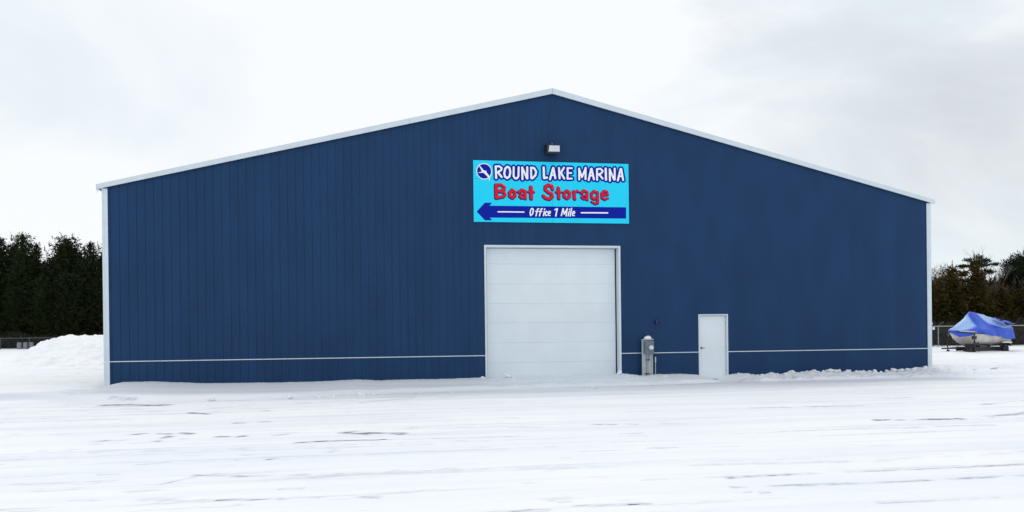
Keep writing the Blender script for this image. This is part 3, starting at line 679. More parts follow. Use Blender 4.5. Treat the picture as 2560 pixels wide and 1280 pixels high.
# ---------------------------------------------------------------- loose lumps of plowed snow
import bmesh
def lump(seed):
    bm = bmesh.new(); bmesh.ops.create_icosphere(bm, subdivisions=3, radius=1); r_ = random.Random(seed)
    from mathutils import noise
    o_ = Vector((r_.random()*50, r_.random()*50, r_.random()*50))
    for v in bm.verts:
        n = noise.noise(v.co*1.3+o_)*.55 + noise.noise(v.co*3.1+o_)*.22
        # broken faces: clamp against a few planes
        v.co *= 1+n
    for k in range(4):
        d = Vector((r_.uniform(-1,1), r_.uniform(-1,1), r_.uniform(-.3,1))).normalized(); lim = r_.uniform(.55,.8)
        for v in bm.verts:
            q = v.co.dot(d)
            if q > lim: v.co -= d*(q-lim)
    me = bpy.data.meshes.new('snow_chunk'); bm.to_mesh(me); bm.free(); me.materials.append(M['loose'])
    me.polygons.foreach_set('use_smooth', [True]*len(me.polygons)); return me
LMP = [lump(k) for k in range(6)]
def chunk(x, y, s, lab, grp, flat=.6, lift=.25):
    o = bpy.data.objects.new('snow_chunk', random.choice(LMP)); link(o)
    z = float(H(np.array([x]), np.array([y]))[0])
    o.location = (x, y, z + s*flat*lift); o.scale = (s*random.uniform(.9,1.5), s, s*flat*random.uniform(.8,1.25)); o.rotation_euler = (random.uniform(-.4,.4), random.uniform(-.4,.4), random.uniform(0,6.28))
    tag(o, lab, 'snow chunk', grp); return o
LR = 'broken lump of plowed snow against the blue wall right of the white entry door'
for px_, s in ((1985,.08),(1996,.10),(2009,.17),(2021,.13),(2040,.07),(2052,.11),(2063,.12),(2072,.07),(2084,.08),(2096,.15),(2108,.12),(2118,.13),(2127,.07),(2139,.17),(2150,.09),(2168,.08),(2179,.13),(2190,.12),(2203,.07),(2222,.10),(2234,.14),(2246,.12),(2262,.08),(2275,.13),(2287,.11),(2300,.14),(2310,.12)):
    t = (px_-1985)/325.; xw = 21.38 + t*(27.12-21.38) - .0*t
    chunk(xw, random.uniform(-.36,-.14), s*.72*random.uniform(.7,1.25), LR, 'snow lumps along the foot of the wall on the right', .75, .5)
for k in range(26):
    chunk(random.uniform(19.9,33), random.uniform(-1.2,-.4) if k % 2 else random.uniform(-.7,.3) if k > 18 else random.uniform(-.9,-.3), random.uniform(.03,.09), 'small clod scattered on the snow bank toward the right corner', 'clods on the right part of the snow bank')
LL = 'small white clod on the outer edge of the snow bank left of the garage door'
for xw, yw, s in ((3.85,-3.75,.10),(5.75,-3.72,.11),(6.5,-3.55,.07),(6.9,-3.5,.06),(7.6,-3.35,.12),(7.95,-3.3,.06),(9.2,-3.0,.06),(10.1,-2.9,.04)):
    chunk(xw, yw, s, LL, 'clods at the outer edge of the left snow bank', .8, .3)
o = chunk(12.1, -.22, .12, 'rounded lump of snow against the lower left of the garage door', None, .8, .5)
o = chunk(15.85, -.2, .10, 'rounded lump of snow at the lower right corner of the garage door', None, .8, .5)
chunk(11.33, -.2, .09, 'rounded lump of snow just left of the garage door frame', None, .7, .5)
chunk(14.3, -2.6, .09, 'low clod on the packed snow in front of the garage door', None, .5, .3)
for k in range(14): chunk(random.uniform(12.2,18.4), random.uniform(-1.2,-.35), random.uniform(.025,.06), 'tiny clod on the snow bank in front of the two doors', 'tiny clods on the middle snow bank')

# ---------------------------------------------------------------- chain link fences
def fence(x0, x1, y, zg, h, first, sp, label, mat, pitch, wr):
    F_ = empty('chain_link_fence', ((x0+x1)/2, y, 0), label, 'fence')
    mb = MB(); mb.tube((x0,y,zg+h),(x1,y,zg+h),.032,n=8); part(mb, 'top_rail', mat, F_)
    k = math.ceil((x0-first)/sp); mesh = None
    while first+k*sp <= x1:
        xx = first+k*sp
        if mesh is None:
            q = MB(); q.tube((0,0,-.3),(0,0,h+.02),.038,n=8); q.lathe((0,0,h+.02),[(.045,0),(.04,.03),(.01,.05)],'z',8); mesh = q.mesh('post', mat)
        p = bpy.data.objects.new('post', mesh); p.location = (xx-F_.location.x, 0, zg); link(p, F_); k += 1
    mb = MB(); n = int((x1-x0)/pitch)
    for i in range(-int(h/pitch), n):
        a = x0+i*pitch
        for s in (1,-1):
            p0, p1 = (a, zg), (a+h, zg+h)
            if s < 0: p0, p1 = (a+h, zg), (a, zg+h)
            lo, hi = max(0, (x0-a)/h), min(1, (x1-a)/h)
            if hi-lo < .05: continue
            if s > 0: A, Bp = (a+lo*h, zg+lo*h), (a+hi*h, zg+hi*h)
            else: A, Bp = (a+lo*h, zg+h-lo*h), (a+hi*h, zg+h-hi*h)
            mb.tube((A[0],y-.04+.004*s,A[1]),(Bp[0],y-.04+.004*s,Bp[1]),wr,n=3,cap=False)
    o = part(mb, 'wire_mesh', M['galvdark'], F_); o['kind'] = 'stuff'
    return F_
fence(-90, -2, 69.6, .25, 1.46, -34.83, 2.99, 'chain link fence crossing the snow field in front of the left dark trees', M['galvdark'], .22, .004)
FR = fence(30, 112, 25.6, .1, 1.68, 48.1, 3.0, 'chain link fence with a pale top rail behind the covered boat', M['galv'], .16, .0035)
mb = MB(); mb.tube((48.1,25.6,1.78),(48.45,25.45,2.12),.018); part(mb, 'barb_arm', M['galvdark'], FR)
for i, (xx, l) in enumerate(((-33.75,'left'),(-33.1,'middle'),(-32.5,'right'))):
    mb = MB(); mb.lathe((0,0,0),[(.20,0),(.215,.05),(.205,.3),(.215,.55),(.20,.8),(.15,.86),(.05,.88)],'z',14)
    o = mb.build('barrel', M['barrel'], loc=(xx, 71.6, .34), smooth=True); tag(o, f'dull pale barrel behind the left fence, {l} one of three', 'barrel', 'pale barrels behind the left fence')
    o.scale = (1.2,1.2,1)

# ---------------------------------------------------------------- covered boat on its trailer (bow towards -x)
BX, BY = 44.95, 18.35
BT = empty('covered_boat', (BX, BY, 0), 'white motor boat under a bright blue tarp parked beyond the right corner', 'boat')
def loft(sections, closed=False):
    mb = MB(); n = len(sections[0]); v = [p for s in sections for p in s]; f = []
    for i in range(len(sections)-1):
        for k in range(n-1): f.append((i*n+k, i*n+k+1, (i+1)*n+k+1, (i+1)*n+k))
    mb.add(v, f); return mb
# hull: stations from stern (+x) to bow (-x): (x, half beam at sheer, sheer z, chine half beam, chine z, keel z)
HS = [(2.35,.98,1.20,.86,.78,.60),(1.4,1.03,1.24,.90,.76,.54),(.4,1.05,1.30,.90,.78,.52),(-.6,1.02,1.36,.78,.84,.53),(-1.4,.86,1.42,.55,.94,.60),(-2.0,.58,1.47,.28,1.06,.74),(-2.4,.26,1.50,.08,1.20,.98),(-2.58,.03,1.52,.02,1.45,1.35)]
sec = []
for (x, b, zs_, c, cz, kz) in HS:
    half = [(b,zs_),(b*1.0,zs_-.10),((b+c)/2+.03,(zs_+cz)/2),(c,cz),(c*.55,cz*.55+kz*.45-.02),(0,kz)]
    s = [(BX+x,BY-p,z) for p, z in half] + [(BX+x,BY+p,z) for p, z in half[-2::-1]]
    sec.append(s)
mb = loft(sec); n = len(sec[0]); mb.f.append(tuple(range(n))) # transom
part(mb, 'hull', M['hull'], BT, smooth=True)
for s in (-1,1):
    mb = MB()
    for (a, b) in zip(HS[:-1], HS[1:]): mb.tube((BX+a[0],BY+s*(a[1]+.01),a[2]-.10),(BX+b[0],BY+s*(b[1]+.01),b[2]-.10),.03,n=6)
    part(mb, 'rub_rail', M['black'], BT)
# tarp: stations (x, ridge z, ridge half-width, shoulder half beam, shoulder z, hem half beam, hem z)
TS = [(2.50,1.92,.38,.92,1.62,1.08,.93),(2.30,2.02,.42,1.04,1.66,1.13,.90),(1.75,2.12,.40,1.08,1.62,1.15,.92),(1.2,2.26,.34,1.06,1.56,1.14,.99),(.6,2.42,.24,1.06,1.54,1.13,1.08),(.0,2.58,.12,1.05,1.52,1.12,1.17),(-.45,2.68,.05,1.03,1.51,1.10,1.22),(-.62,2.69,.03,1.02,1.51,1.09,1.30),(-.8,2.55,.05,1.0,1.50,1.07,1.31),(-1.15,2.24,.08,.92,1.49,.98,1.31),(-1.6,1.97,.10,.76,1.46,.82,1.20),(-2.0,1.80,.09,.55,1.46,.62,1.08),(-2.3,1.70,.07,.34,1.48,.40,1.06),(-2.62,1.58,.03,.10,1.48,.14,1.32),(-2.80,1.53,.005,.02,1.50,.03,1.47)]
xs_t = np.linspace(2.50, -2.80, 64); TSa = np.array(TS)[::-1]
sec = []; PALER = []
for x in xs_t:
    rz_, rw, sb, sz, hb, hz = [np.interp(x, TSa[:,0], TSa[:,k]) for k in range(1,7)]
    half = []
    for t in np.linspace(0, 1, 9):       # ridge to shoulder: taut cloth sagging between its supports
        sag = .10*math.sin(math.pi*t)*(1 if x > -.6 else .9); half.append((rw+(sb-rw)*t, rz_+(sz-rz_)*t - sag))
    for t in (.33,.66,1.): half.append((sb+(hb-sb)*t, sz+(hz-sz)*t))
    row = [(-p, z) for p, z in half[::-1]] + [(p, z) for p, z in half]
    out = []
    for j, (p, z) in enumerate(row):
        w_ = (vn(np.array(x*2.2+40), np.array(j*.55))-.5)*.06 + (vn(np.array(x*6+j*.8), np.array(j*.9+3))-.5)*.035
        k = abs(j-11.5)/11.5
        hem = (vn(np.array(x*3.+9), np.array(2. if j<12 else 8.))-.5)*.10 if j in (0,23) else 0
        out.append((BX+x, BY+p*(1+w_*.5), z+w_*(1 if j not in (0,23) else .3)+hem))
    sec.append(out)
    for j in range(24):    # paler blue on the bow slope and along the top towards the stern, not on the taut wedge below the peak
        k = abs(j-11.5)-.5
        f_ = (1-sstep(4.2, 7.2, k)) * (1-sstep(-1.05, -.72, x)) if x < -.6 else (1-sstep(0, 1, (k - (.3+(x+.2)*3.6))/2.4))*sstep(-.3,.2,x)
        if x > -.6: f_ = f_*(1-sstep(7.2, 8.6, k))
        PALER.append(float(f_)*.95)
mb = loft(sec); n = len(sec[0]); mb.f.append(tuple(range(n))); mb.f.append(tuple(range(len(mb.v)-1, len(mb.v)-n-1, -1)))
# tarp cloth with paler blue mixed in on the bow slope and aft top
tm = material('blue_tarp', (.004,.050,.50), .38, noise=.3, nscale=1.1, col2=(.008,.085,.60), bump=.3, bscale=5, spec=.6)
t = tm.node_tree; b = t.nodes['Principled BSDF']; src = b.inputs['Base Color'].links[0].from_socket
g = t.nodes.new('ShaderNodeNewGeometry'); sp = t.nodes.new('ShaderNodeAttribute'); sp.attribute_name = 'pale_mask'
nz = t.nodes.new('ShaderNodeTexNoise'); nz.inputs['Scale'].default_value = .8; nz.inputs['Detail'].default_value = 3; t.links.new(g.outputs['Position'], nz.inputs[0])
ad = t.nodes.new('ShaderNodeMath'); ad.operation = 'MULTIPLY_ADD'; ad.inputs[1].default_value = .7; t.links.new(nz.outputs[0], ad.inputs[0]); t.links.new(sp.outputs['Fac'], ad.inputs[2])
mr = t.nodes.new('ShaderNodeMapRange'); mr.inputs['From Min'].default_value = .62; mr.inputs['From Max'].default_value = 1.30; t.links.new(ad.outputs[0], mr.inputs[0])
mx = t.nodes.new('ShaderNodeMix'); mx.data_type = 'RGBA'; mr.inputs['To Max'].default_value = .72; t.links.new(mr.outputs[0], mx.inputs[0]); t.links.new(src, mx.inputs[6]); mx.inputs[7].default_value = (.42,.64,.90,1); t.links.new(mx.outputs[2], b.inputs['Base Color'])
o = part(mb, 'tarp', tm, BT, smooth=True); at = o.data.attributes.new('pale_mask', 'FLOAT', 'POINT'); at.data.foreach_set('value', PALER)
BT.rotation_euler.z = R(12); BT.scale = (.84, 1, 1)
# torn flap lifting at the stern
mb = MB()
pts = []
for i, x in enumerate(np.linspace(1.1, 2.75, 12)):
    z0 = np.interp(x, [1.1,2.0,2.75],[2.30,2.10,2.06]); pts.append([(BX+x, BY-.48-.05*math.sin(i*2.1), z0+.02*math.sin(i*1.7)), (BX+x-.05, BY-.80, z0-.16+.03*math.sin(i*2.3)), (BX+x-.02, BY-.98-.04*math.sin(i*3), z0-.20+.05*math.sin(i*1.9))])
fl = loft(pts); o = part(fl, 'tarp_flap', tm, BT, smooth=True); md = o.modifiers.new('thickness','SOLIDIFY'); md.thickness = .01
# bow eye strap
mb = MB(); mb.tube((BX-2.45,BY-.1,1.0),(BX-2.05,BY-.12,.48),.014,n=6); part(mb, 'bow_strap', M['black'], BT)
# trailer, a thing of its own below the boat
TR = empty('boat_trailer', (BX, BY, 0), 'black boat trailer with snow on its frame under the tarped boat', 'trailer')
mb = MB()
for s in (-1,1):
    mb.box(BX-1.1,BX+2.3,BY+s*.62-.04,BY+s*.62+.04,.20,.45)
    a = Vector((BX-1.1,BY+s*.62,.39)); mb.tube(a,(BX-3.0,BY,.39),.05,n=6)
for x in (-1.0,.2,1.3,2.2): mb.box(BX+x-.04,BX+x+.04,BY-.579,BY+.579,.345,.43)
mb.tube((BX-3.0,BY,.39),(BX-3.5,BY,.39),.045,n=8)
part(mb, 'frame', M['steel'], TR)
for s in (-1,1):
    mb = MB(); mb.box(BX-.6,BX+2.2,BY+s*.42-.05,BY+s*.42+.05,.50,.58)
    for x in (-.4,.8,2.0): mb.box(BX+x-.025,BX+x+.025,BY+s*.42-.03,BY+s*.42+.03,.431,.50)
    part(mb, 'bunk', M['steel'], TR)
for s in (-1,1):
    for x in (1.55,):
        wh = empty('wheel', (0,0,0)); wh.parent = TR; wh.location = (x, s*.95, .31)
        mb = MB(); mb.lathe((BX+x,BY+s*.95,.31),[(.18,-.09),(.29,-.10),(.325,-.06),(.325,.06),(.29,.10),(.18,.09)],'y',20); part(mb, 'tyre', M['rubber'], wh, smooth=True)
        mb = MB(); mb.lathe((BX+x,BY+s*.95,.31),[(.05,-.075),(.15,-.06),(.178,-.085),(.178,.085),(.15,.06),(.05,.075)],'y',16); part(mb, 'rim', M['galv'], wh, smooth=True)
    mb = MB(); pts = []
    for t in np.linspace(0, 1, 12):
        xx = BX+1.05+1.0*t; zz = .50+.20*math.sin(math.pi*min(1,max(0,t)))**.45; pts.append([(xx,BY+s*1.09,zz-.02),(xx,BY+s*1.07,zz),(xx,BY+s*.82,zz)])
    o = part(loft(pts), 'fender', M['steel'], TR); md = o.modifiers.new('thickness','SOLIDIFY'); md.thickness = .012
mb = MB(); mb.tube((BX-1.75,BY-1.06,.02),(BX-1.85,BY-1.10,1.30),.060,.045); mb.box(BX-1.98,BX-1.70,BY-1.17,BY-1.0,.95,1.14); mb.tube((BX-2.0,BY-1.12,.72),(BX-1.5,BY-1.05,.70),.04); mb.tube((BX-1.95,BY-1.12,1.22),(BX-1.72,BY-1.08,1.38),.03); mb.tube((BX-1.35,BY-1.1,.03),(BX-1.45,BY-1.1,.75),.022); part(mb, 'winch_post', M['steel'], TR)
mb = MB(); mb.tube((BX-3.1,BY-.12,.18),(BX-3.1,BY-.12,.92),.032); mb.tube((BX-3.1,BY-.12,.92),(BX-2.98,BY-.12,.97),.015); part(mb, 'jack', M['steel'], TR)
mb = MB(); mb.lathe((BX-3.1,BY-.16,.16),[(.06,-.05),(.15,-.05),(.16,0),(.15,.05),(.06,.05)],'y',14); part(mb, 'jack_wheel', M['rubber'], TR)
mb = MB(); mb.box(BX-2.15,BX-1.55,BY-1.0,BY-.55,-.02,.36); mb.box(BX-2.05,BX-1.6,BY-.98,BY-.6,.361,.66); part(mb, 'support_block', M['steel'], TR)
# outboard leg at the stern
OD = MB(); OD.hexa([(BX+2.40,BY-.16,1.25),(BX+2.75,BY-.14,1.25),(BX+2.75,BY+.14,1.25),(BX+2.40,BY+.16,1.25),(BX+2.40,BY-.16,1.02),(BX+2.70,BY-.14,1.02),(BX+2.70,BY+.14,1.02),(BX+2.40,BY+.16,1.02)][4:]+[(BX+2.40,BY-.16,1.25),(BX+2.75,BY-.14,1.25),(BX+2.75,BY+.14,1.25),(BX+2.40,BY+.16,1.25)])
OD.box(BX+2.45,BX+2.62,BY-.06,BY+.06,.52,1.019); OD.tube((BX+2.40,BY,.60),(BX+2.72,BY,.60),.07,.05,n=10)
part(OD, 'outboard_leg', M['steel'], BT)
TR.rotation_euler.z = R(12); TR.scale = (.84, 1, 1)
# snow resting on fender and trailer
sx = MB(); sx.lathe((0,0,0),[(.5,0),(.52,.03),(.42,.08),(.2,.11),(.03,.12)],'z',16)
o = sx.build('snow_drift', M['loose'], loc=(BX+1.25, BY-1.10, .70), smooth=True); o.scale = (.7,.22,.6); tag(o, 'strip of snow lying on the near fender of the boat trailer', 'snow')

# ---------------------------------------------------------------- trees
def tri_mesh(name, V, mat):
    V = np.asarray(V, np.float32).reshape(-1, 3); n = len(V)//3
    me = bpy.data.meshes.new(name); me.vertices.add(len(V)); me.vertices.foreach_set('co', V.ravel())
    me.loops.add(len(V)); me.loops.foreach_set('vertex_index', np.arange(len(V), dtype=np.int32))
    me.polygons.add(n); me.polygons.foreach_set('loop_start', np.arange(n, dtype=np.int32)*3)
    me.update(calc_edges=True); me.materials.append(mat); return me
def sprays(C_, D_, L_, Wd, r):
    """needle sprays: one slim triangle per centre C_, along D_, length L_, width Wd"""
    n = len(C_); D_ = D_/np.linalg.norm(D_, axis=1, keepdims=True)
    q = r.normal(size=(n,3)); s = np.cross(D_, q); s /= np.linalg.norm(s, axis=1, keepdims=True)+1e-9
    A = C_ - s*Wd[:,None]/2; B_ = C_ + s*Wd[:,None]/2; T = C_ + D_*L_[:,None]
    return np.stack([A, B_, T], 1)
def conifer_mesh(seed, h, rad, mat, base=.06, dens=1.0, shape=.75, ragged=.35, leaders=3):
    r = np.random.default_rng(seed); C_, D_, L_, W_ = [], [], [], []
    zc = base*h
    while zc < h*.985:
        t = zc/h; rr = rad*(1-t)**shape*(1+.1*r.normal()); rr = max(rr, .12)
        nb = int(6+5*(1-t)); a0 = r.random()*6.28
        for k in range(nb):
            a = a0+6.283*k/nb+r.normal()*.25; ln = rr*(1+ragged*r.normal()*.6); ln = max(ln,.15)
            rise = (.25+.5*t)*ln; d = np.array([math.cos(a), math.sin(a), 0])
            m = max(3, int(ln/.13*dens))
            u = (np.arange(m)+r.random(m))/m
            p = d*(u[:,None]*ln); p[:,2] = zc + rise*u**1.6 - .12*ln*np.sin(u*3.1)
            p += r.normal(size=p.shape)*(.05+.10*u[:,None]*min(1,ln))
            for rep in range(3):
                dd = d*.8 + r.normal(size=(m,3))*.75; dd[:,2] += .25
                C_.append(p + r.normal(size=p.shape)*.06); D_.append(dd); L_.append(.22+.22*r.random(m)); W_.append(.07+.09*r.random(m))
        zc += .28*(1.15-.45*t)
    # upright leader shoots that give the ragged spiked tops
    for k in range(leaders):
        b = np.array([r.normal()*.75*(k>0), r.normal()*.75*(k>0), h*(.95 if k==0 else .84+.12*r.random())]); m = 16
        u = np.linspace(0,1,m); p = b+np.stack([u*0,u*0,u*(.9 if k==0 else .7)],1)
        for rep in range(3):
            dd = np.array([0,0,.9])+r.normal(size=(m,3))*np.array([.7,.7,.2])*(1-.7*u[:,None]); C_.append(p); D_.append(dd); L_.append(.10+.22*(1-u)); W_.append(.04+.04*(1-u))
    return tri_mesh('crown', sprays(np.concatenate(C_), np.concatenate(D_), np.concatenate(L_), np.concatenate(W_), r), mat)
def cloud_mesh(seed, blobs, mat, n, ln=(.15,.35), wd=(.06,.14)):
    """leaf sprays filling soft clumps: (x, y, z, rx, rz)"""
    r = np.random.default_rng(seed); C_ = []; D_ = []
    vol = np.array([b[3]**2*b[4] for b in blobs]); cnt = (n*vol/vol.sum()).astype(int)
    for b, c in zip(blobs, cnt):
        q = r.normal(size=(c,3)); q /= np.linalg.norm(q,axis=1,keepdims=True); q *= (r.random(c)[:,None])**.45*(1+.25*r.normal(size=(c,1)))
        C_.append(np.array(b[:3])+q*np.array([b[3],b[3],b[4]])); D_.append(q+r.normal(size=q.shape)*.8+np.array([0,0,.3]))
    C_ = np.concatenate(C_); D_ = np.concatenate(D_); m = len(C_)
    return tri_mesh('crown', sprays(C_, D_, ln[0]+(ln[1]-ln[0])*r.random(m), wd[0]+(wd[1]-wd[0])*r.random(m), r), mat)
def trunk_mesh(h, r0, limbs=0, seed=0):
    mb = MB(); r_ = random.Random(seed); p = Vector((0,0,-.3)); n = 6
    for k in range(n):
        q = Vector((r_.uniform(-.06,.06), r_.uniform(-.06,.06), h*(k+1)/n)); mb.tube(p, q, r0*(1-k/n)+.02, r0*(1-(k+1)/n)+.02, n=7, cap=False); p = q
    for k in range(limbs):
        z = h*r_.uniform(.3,.9); a = r_.uniform(0,6.28); l = r_.uniform(.6,1.6); mb.tube((0,0,z),(l*math.cos(a),l*math.sin(a),z+l*.35),.035,.012,n=4,cap=False)
    return mb.mesh('trunk', M['trunk'])
def bare_mesh(seed, h, spread, depth=5, r0=.09, twigs=True):
    mb = MB(); r_ = random.Random(seed)
    def grow(p, d, l, r, k):
        q = p + d*l; mb.tube(p, q, r, r*.68, n=3 if k > 1 else 5, cap=False)
        if k >= depth: return
        for i in range(3 if k else 4):
            a = Vector((r_.gauss(0,1), r_.gauss(0,1), r_.gauss(0,.6))).normalized()
            nd = (d*(.95 if i else 1.3) + a*spread + Vector((0,0,.18))).normalized(); grow(p + d*l*r_.uniform(.55,1.0), nd, l*r_.uniform(.55,.78), max(r*.58,.007), k+1)
    grow(Vector((0,0,-.2)), Vector((r_.uniform(-.06,.06),r_.uniform(-.06,.06),1)).normalized(), h*.38, r0, 0)
    return mb
def place(name, loc, crown, trunk, s, label, cat, group=None, crown_mat=None, rz=None, sxy=1.0):
    e = empty(name, loc, label, cat, group); e.scale = (s*sxy, s*sxy, s); e.rotation_euler.z = random.uniform(0,6.28) if rz is None else rz
    t = bpy.data.objects.new('trunk', trunk); link(t, e)
    if crown is not None:
        c = bpy.data.objects.new('crown', crown); link(c, e)
        if crown_mat: c.material_slots[0].link = 'OBJECT'; c.material_slots[0].material = crown_mat
    return e
def hz(x, y): return float(H(np.array([float(x)]), np.array([float(y)]))[0])
CON = [conifer_mesh(20+k, 13.5, rad, M['fir'], base=.03, dens=d, shape=sh, ragged=rg, leaders=ld) for k, (rad, d, sh, rg, ld) in enumerate(((2.5,1.0,.42,.35,6),(2.3,1.0,.50,.4,7),(2.8,1.0,.36,.3,9),(2.1,1.0,.58,.45,5)))]
TRK = trunk_mesh(12.8, .20, 10, 3)
# silhouettes that stand out at the left edge of the photo
named = [(-36.3,78.6,14.3,0,'tallest spiky conifer near the far left edge, above the left fence post'),(-39.2,79.4,13.9,1,'dark conifer at the very left edge of the frame'),
 (-34.9,79.0,13.2,3,'narrow conifer just right of the tallest left tree, its top leaning over the gap'),(-31.1,78.3,13.9,2,'broad many-tipped conifer between the gap in the treeline and the building'),
 (-28.3,78.2,13.3,1,'dark conifer half hidden by the left corner trim of the building'),(-33.3,79.6,11.6,3,'lowest conifer, in the dip of the left treeline')]
for x, y, h, k, lab in named: place('conifer_tree', (x, y, hz(x,y)), CON[k], TRK, h/13.7, lab, 'tree')
for row, (y0, n, x0, x1, hm, lab) in enumerate(((76.3,22,-68,0,9.2,'lower dark conifer in the front row behind the left fence'),(82.5,46,-70,2,13.3,'dark conifer in the back row of the left stand'),(86.5,44,-72,4,14.0,'dark conifer deep in the left stand'))):
    for k in range(n):
        x = x0+(x1-x0)*(k+.5)/n+random.uniform(-.9,.9); y = y0+random.uniform(-1,1); h = hm*random.uniform(.86,1.05)
        if row and abs(x+33.4+.44*(y-79)) < 1.3: h = 11.3
        if row == 0: h *= .95
        place('conifer_tree', (x, y, hz(x,y)), CON[random.randrange(4)], TRK, h/13.7, lab, 'tree', 'conifers behind the left fence', sxy=1.3 if row==0 else 1.15)
for k in range(17):
    x = -68+68*(k+.5)/17
    if -40.5 < x < -27: continue
    place('conifer_tree', (x+random.uniform(-.8,.8), 79, hz(x,79)), CON[random.randrange(4)], TRK, random.uniform(12.6,14.3)/13.7, 'dark conifer in the middle row of the left stand', 'tree', 'conifers behind the left fence')
# right: olive brown cedars, bare grey shrubs, an open pine and round dark pines
CED = [conifer_mesh(40+k, 6.5, rad, M['olive'], base=.02, dens=1.0, shape=sh, ragged=.3, leaders=2) for k, (rad, sh) in enumerate(((1.7,.5),(1.4,.6),(1.9,.42)))]
TRC = trunk_mesh(6.1, .13, 6, 5)
cedars = [(53.9,31.2,6.4),(55.4,30.6,6.9),(56.9,31.6,4.7),(58.2,30.9,4.6),(59.9,31.3,4.6),(61.3,30.6,5.2),(62.7,31.4,6.6),(54.6,33.2,5.8),(57.5,33.4,5.0),(60.6,33.6,5.4),(52.3,31.8,5.2)]
for i, (x, y, h) in enumerate(cedars):
    lab = {0:'low olive brown cedar beside the right corner trim of the building', 2:'low olive cedar rising behind the bow end of the tarped boat', 3:'low olive cedar straight above the peak of the blue tarp', 4:'low olive cedar above the rear half of the blue tarp', 5:'olive cedar above the stern of the covered boat', 1:'peaked olive brown cedar nearest the right corner trim',6:'tall rusty olive cedar at the right edge of the frame'}.get(i)
    place('cedar_tree', (x, y, hz(x,y)), CED[i % 3], TRC, h/6.6, lab or 'low olive brown cedar in the tangle behind the covered boat', 'tree', None if lab else 'cedars behind the boat', sxy=1.1)
for k in range(54):
    x = 33+82*(k+.5)/54; y = 32.5+random.uniform(0,7)
    if 51.5 < x < 63.5: y = 35+random.uniform(0,3)
    place('cedar_tree', (x, y, hz(x,y)), CED[k % 3], TRC, random.uniform(5.0,6.2)/6.6, 'olive brown cedar in the far part of the right thicket', 'tree', 'cedars in the right thicket', sxy=1.25)
BAR = []
for k in range(3):
    mbb = bare_mesh(60+k, 7.0, .62, 6, .07); BAR.append(mbb.mesh('twigs', M['twig']))
stub = trunk_mesh(1.2, .09, 0, 9)
def shrub(x, y, s, lab, grp=None):
    e = empty('bare_tree', (x, y, hz(x,y)), lab, 'tree', grp); e.scale = (s,s,s); e.rotation_euler.z = random.uniform(0,6.28)
    t = bpy.data.objects.new('twigs', random.choice(BAR)); link(t, e)
for x, y in ((53.2,35.2),(54.4,35.8),(56.4,35.4),(57.3,36),(58.1,35.0),(59.3,35.6),(60.2,36.4),(63,35.5),(55.6,32.6),(58.9,32.3),(52,36),(61.9,36.5)):
    shrub(x, y, random.uniform(.86,1.0), 'leafless grey brown tree in the thicket behind the boat', 'bare trees behind the boat')
for k in range(16):
    x = random.choice((random.uniform(40,51), random.uniform(64,96))); shrub(x, random.uniform(32,37), random.uniform(.85,1.1), 'leafless grey brown tree in the far right thicket', 'bare trees in the right thicket')
# open layered pine
bl = []
r_ = random.Random(3)
for (z, s) in ((5.9,1.5),(6.45,1.45),(6.95,1.0)):
    for k in range(5):
        a = 6.28*k/5+r_.uniform(0,1); d = s*r_.uniform(.55,1.0); bl.append((d*math.cos(a), d*math.sin(a), z+r_.uniform(-.1,.25)+.15*d, .38, .11))
bl.append((0,0,7.45,.3,.25)); bl.append((0,0,5.6,.5,.4)); 
place('pine_tree', (58.75,34.0,hz(58.7,34)), cloud_mesh(8, bl, M['pine'], 3600, (.12,.28), (.04,.09)), trunk_mesh(7.3,.12,8,2), 1.0, 'open dark pine with layered tufts standing above the right thicket', 'tree', rz=.4)
# bare tall tree beside it
e = empty('bare_tree', (60.35,33.6,hz(60,33)), 'tall leafless tree with forked top right of the layered pine', 'tree')
tb = bare_mesh(91, 8.6, .55, 5, .10); t = bpy.data.objects.new('twigs', tb.mesh('twigs', M['twig'])); link(t, e)
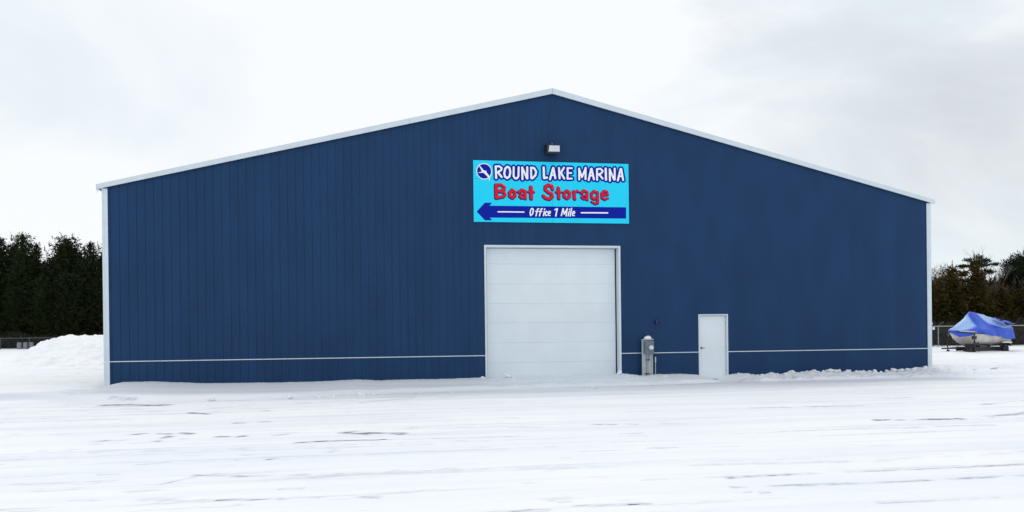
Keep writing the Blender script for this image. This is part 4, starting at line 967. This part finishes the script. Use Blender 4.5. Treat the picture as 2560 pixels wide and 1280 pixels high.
# round dark pines at the right edge
rb = [(0,0,6.6,.75,.6),(.5,.2,6.1,.6,.4),(-.5,-.3,5.9,.6,.4),(0,0,5.2,.9,.7)]
RP = cloud_mesh(12, rb, M['pine'], 4200, (.12,.26), (.05,.1)); RT = trunk_mesh(6.4,.12,5,7)
place('pine_tree', (61.45,33.4,hz(61,33)), RP, RT, 1.02, 'round-topped dark pine just right of the forked bare tree', 'tree')
place('pine_tree', (62.9,33.9,hz(62,33)), RP, RT, 1.10, 'round-topped dark pine cut by the right edge of the frame', 'tree')
# undergrowth behind both fences
def brush(x0, x1, y0, y1, h, n, seed, label, mat, ln, wd):
    r = np.random.default_rng(seed); X = r.uniform(x0,x1,n); Y = r.uniform(y0,y1,n); hh = h*(.55+.75*fbm(X*.6, Y*.6, 3)); Z = r.random(n)**.8*hh
    C_ = np.stack([X,Y,Z+H(X,Y)-.05],1); D_ = r.normal(size=(n,3))*.8+np.array([0,0,.9])
    me = tri_mesh('undergrowth', sprays(C_, D_, ln[0]+(ln[1]-ln[0])*r.random(n), wd[0]+(wd[1]-wd[0])*r.random(n), r), mat)
    o = bpy.data.objects.new('undergrowth', me); link(o); tag(o, label, 'undergrowth', None, 'stuff')
brush(-70, 2, 72.6, 77, 1.7, 26000, 31, 'dark tangled undergrowth behind the left fence', M['brush'], (.2,.5), (.05,.13))
brush(31, 115, 27.0, 32, 2.1, 60000, 32, 'brown tangled undergrowth behind the right fence', M['brush'], (.15,.45), (.025,.07))
brush(54.5, 66, 34.2, 36.5, 5.9, 26000, 35, 'grey brown bare twigs filling the upper thicket behind the cedars', M['brush'], (.35,.8), (.012,.03))
brush(40, 98, 31.5, 39, 3.4, 30000, 33, 'olive brown scrub filling the right thicket', M['olive'], (.2,.45), (.05,.12))
# the wood that closes the horizon all round, far behind the building and both stands
r = np.random.default_rng(50); n = 90000
X = r.uniform(-260, 300, n); Y = 97 + .0009*(X-20)**2*0 + r.uniform(0, 9, n); hh = 8.6*(.72+.5*fbm(X*.35, Y*.2, 4)); Z = r.random(n)**.75*hh
C_ = np.stack([X, Y, Z+.2], 1); D_ = r.normal(size=(n,3))*.6+np.array([0,0,.8])
o = bpy.data.objects.new('distant_wood', tri_mesh('distant_wood', sprays(C_, D_, 1.1+1.2*r.random(n), .5+.7*r.random(n), r), M['fir'])); link(o)
tag(o, 'dark distant wood closing the horizon beyond the snow fields', 'wood', None, 'stuff')
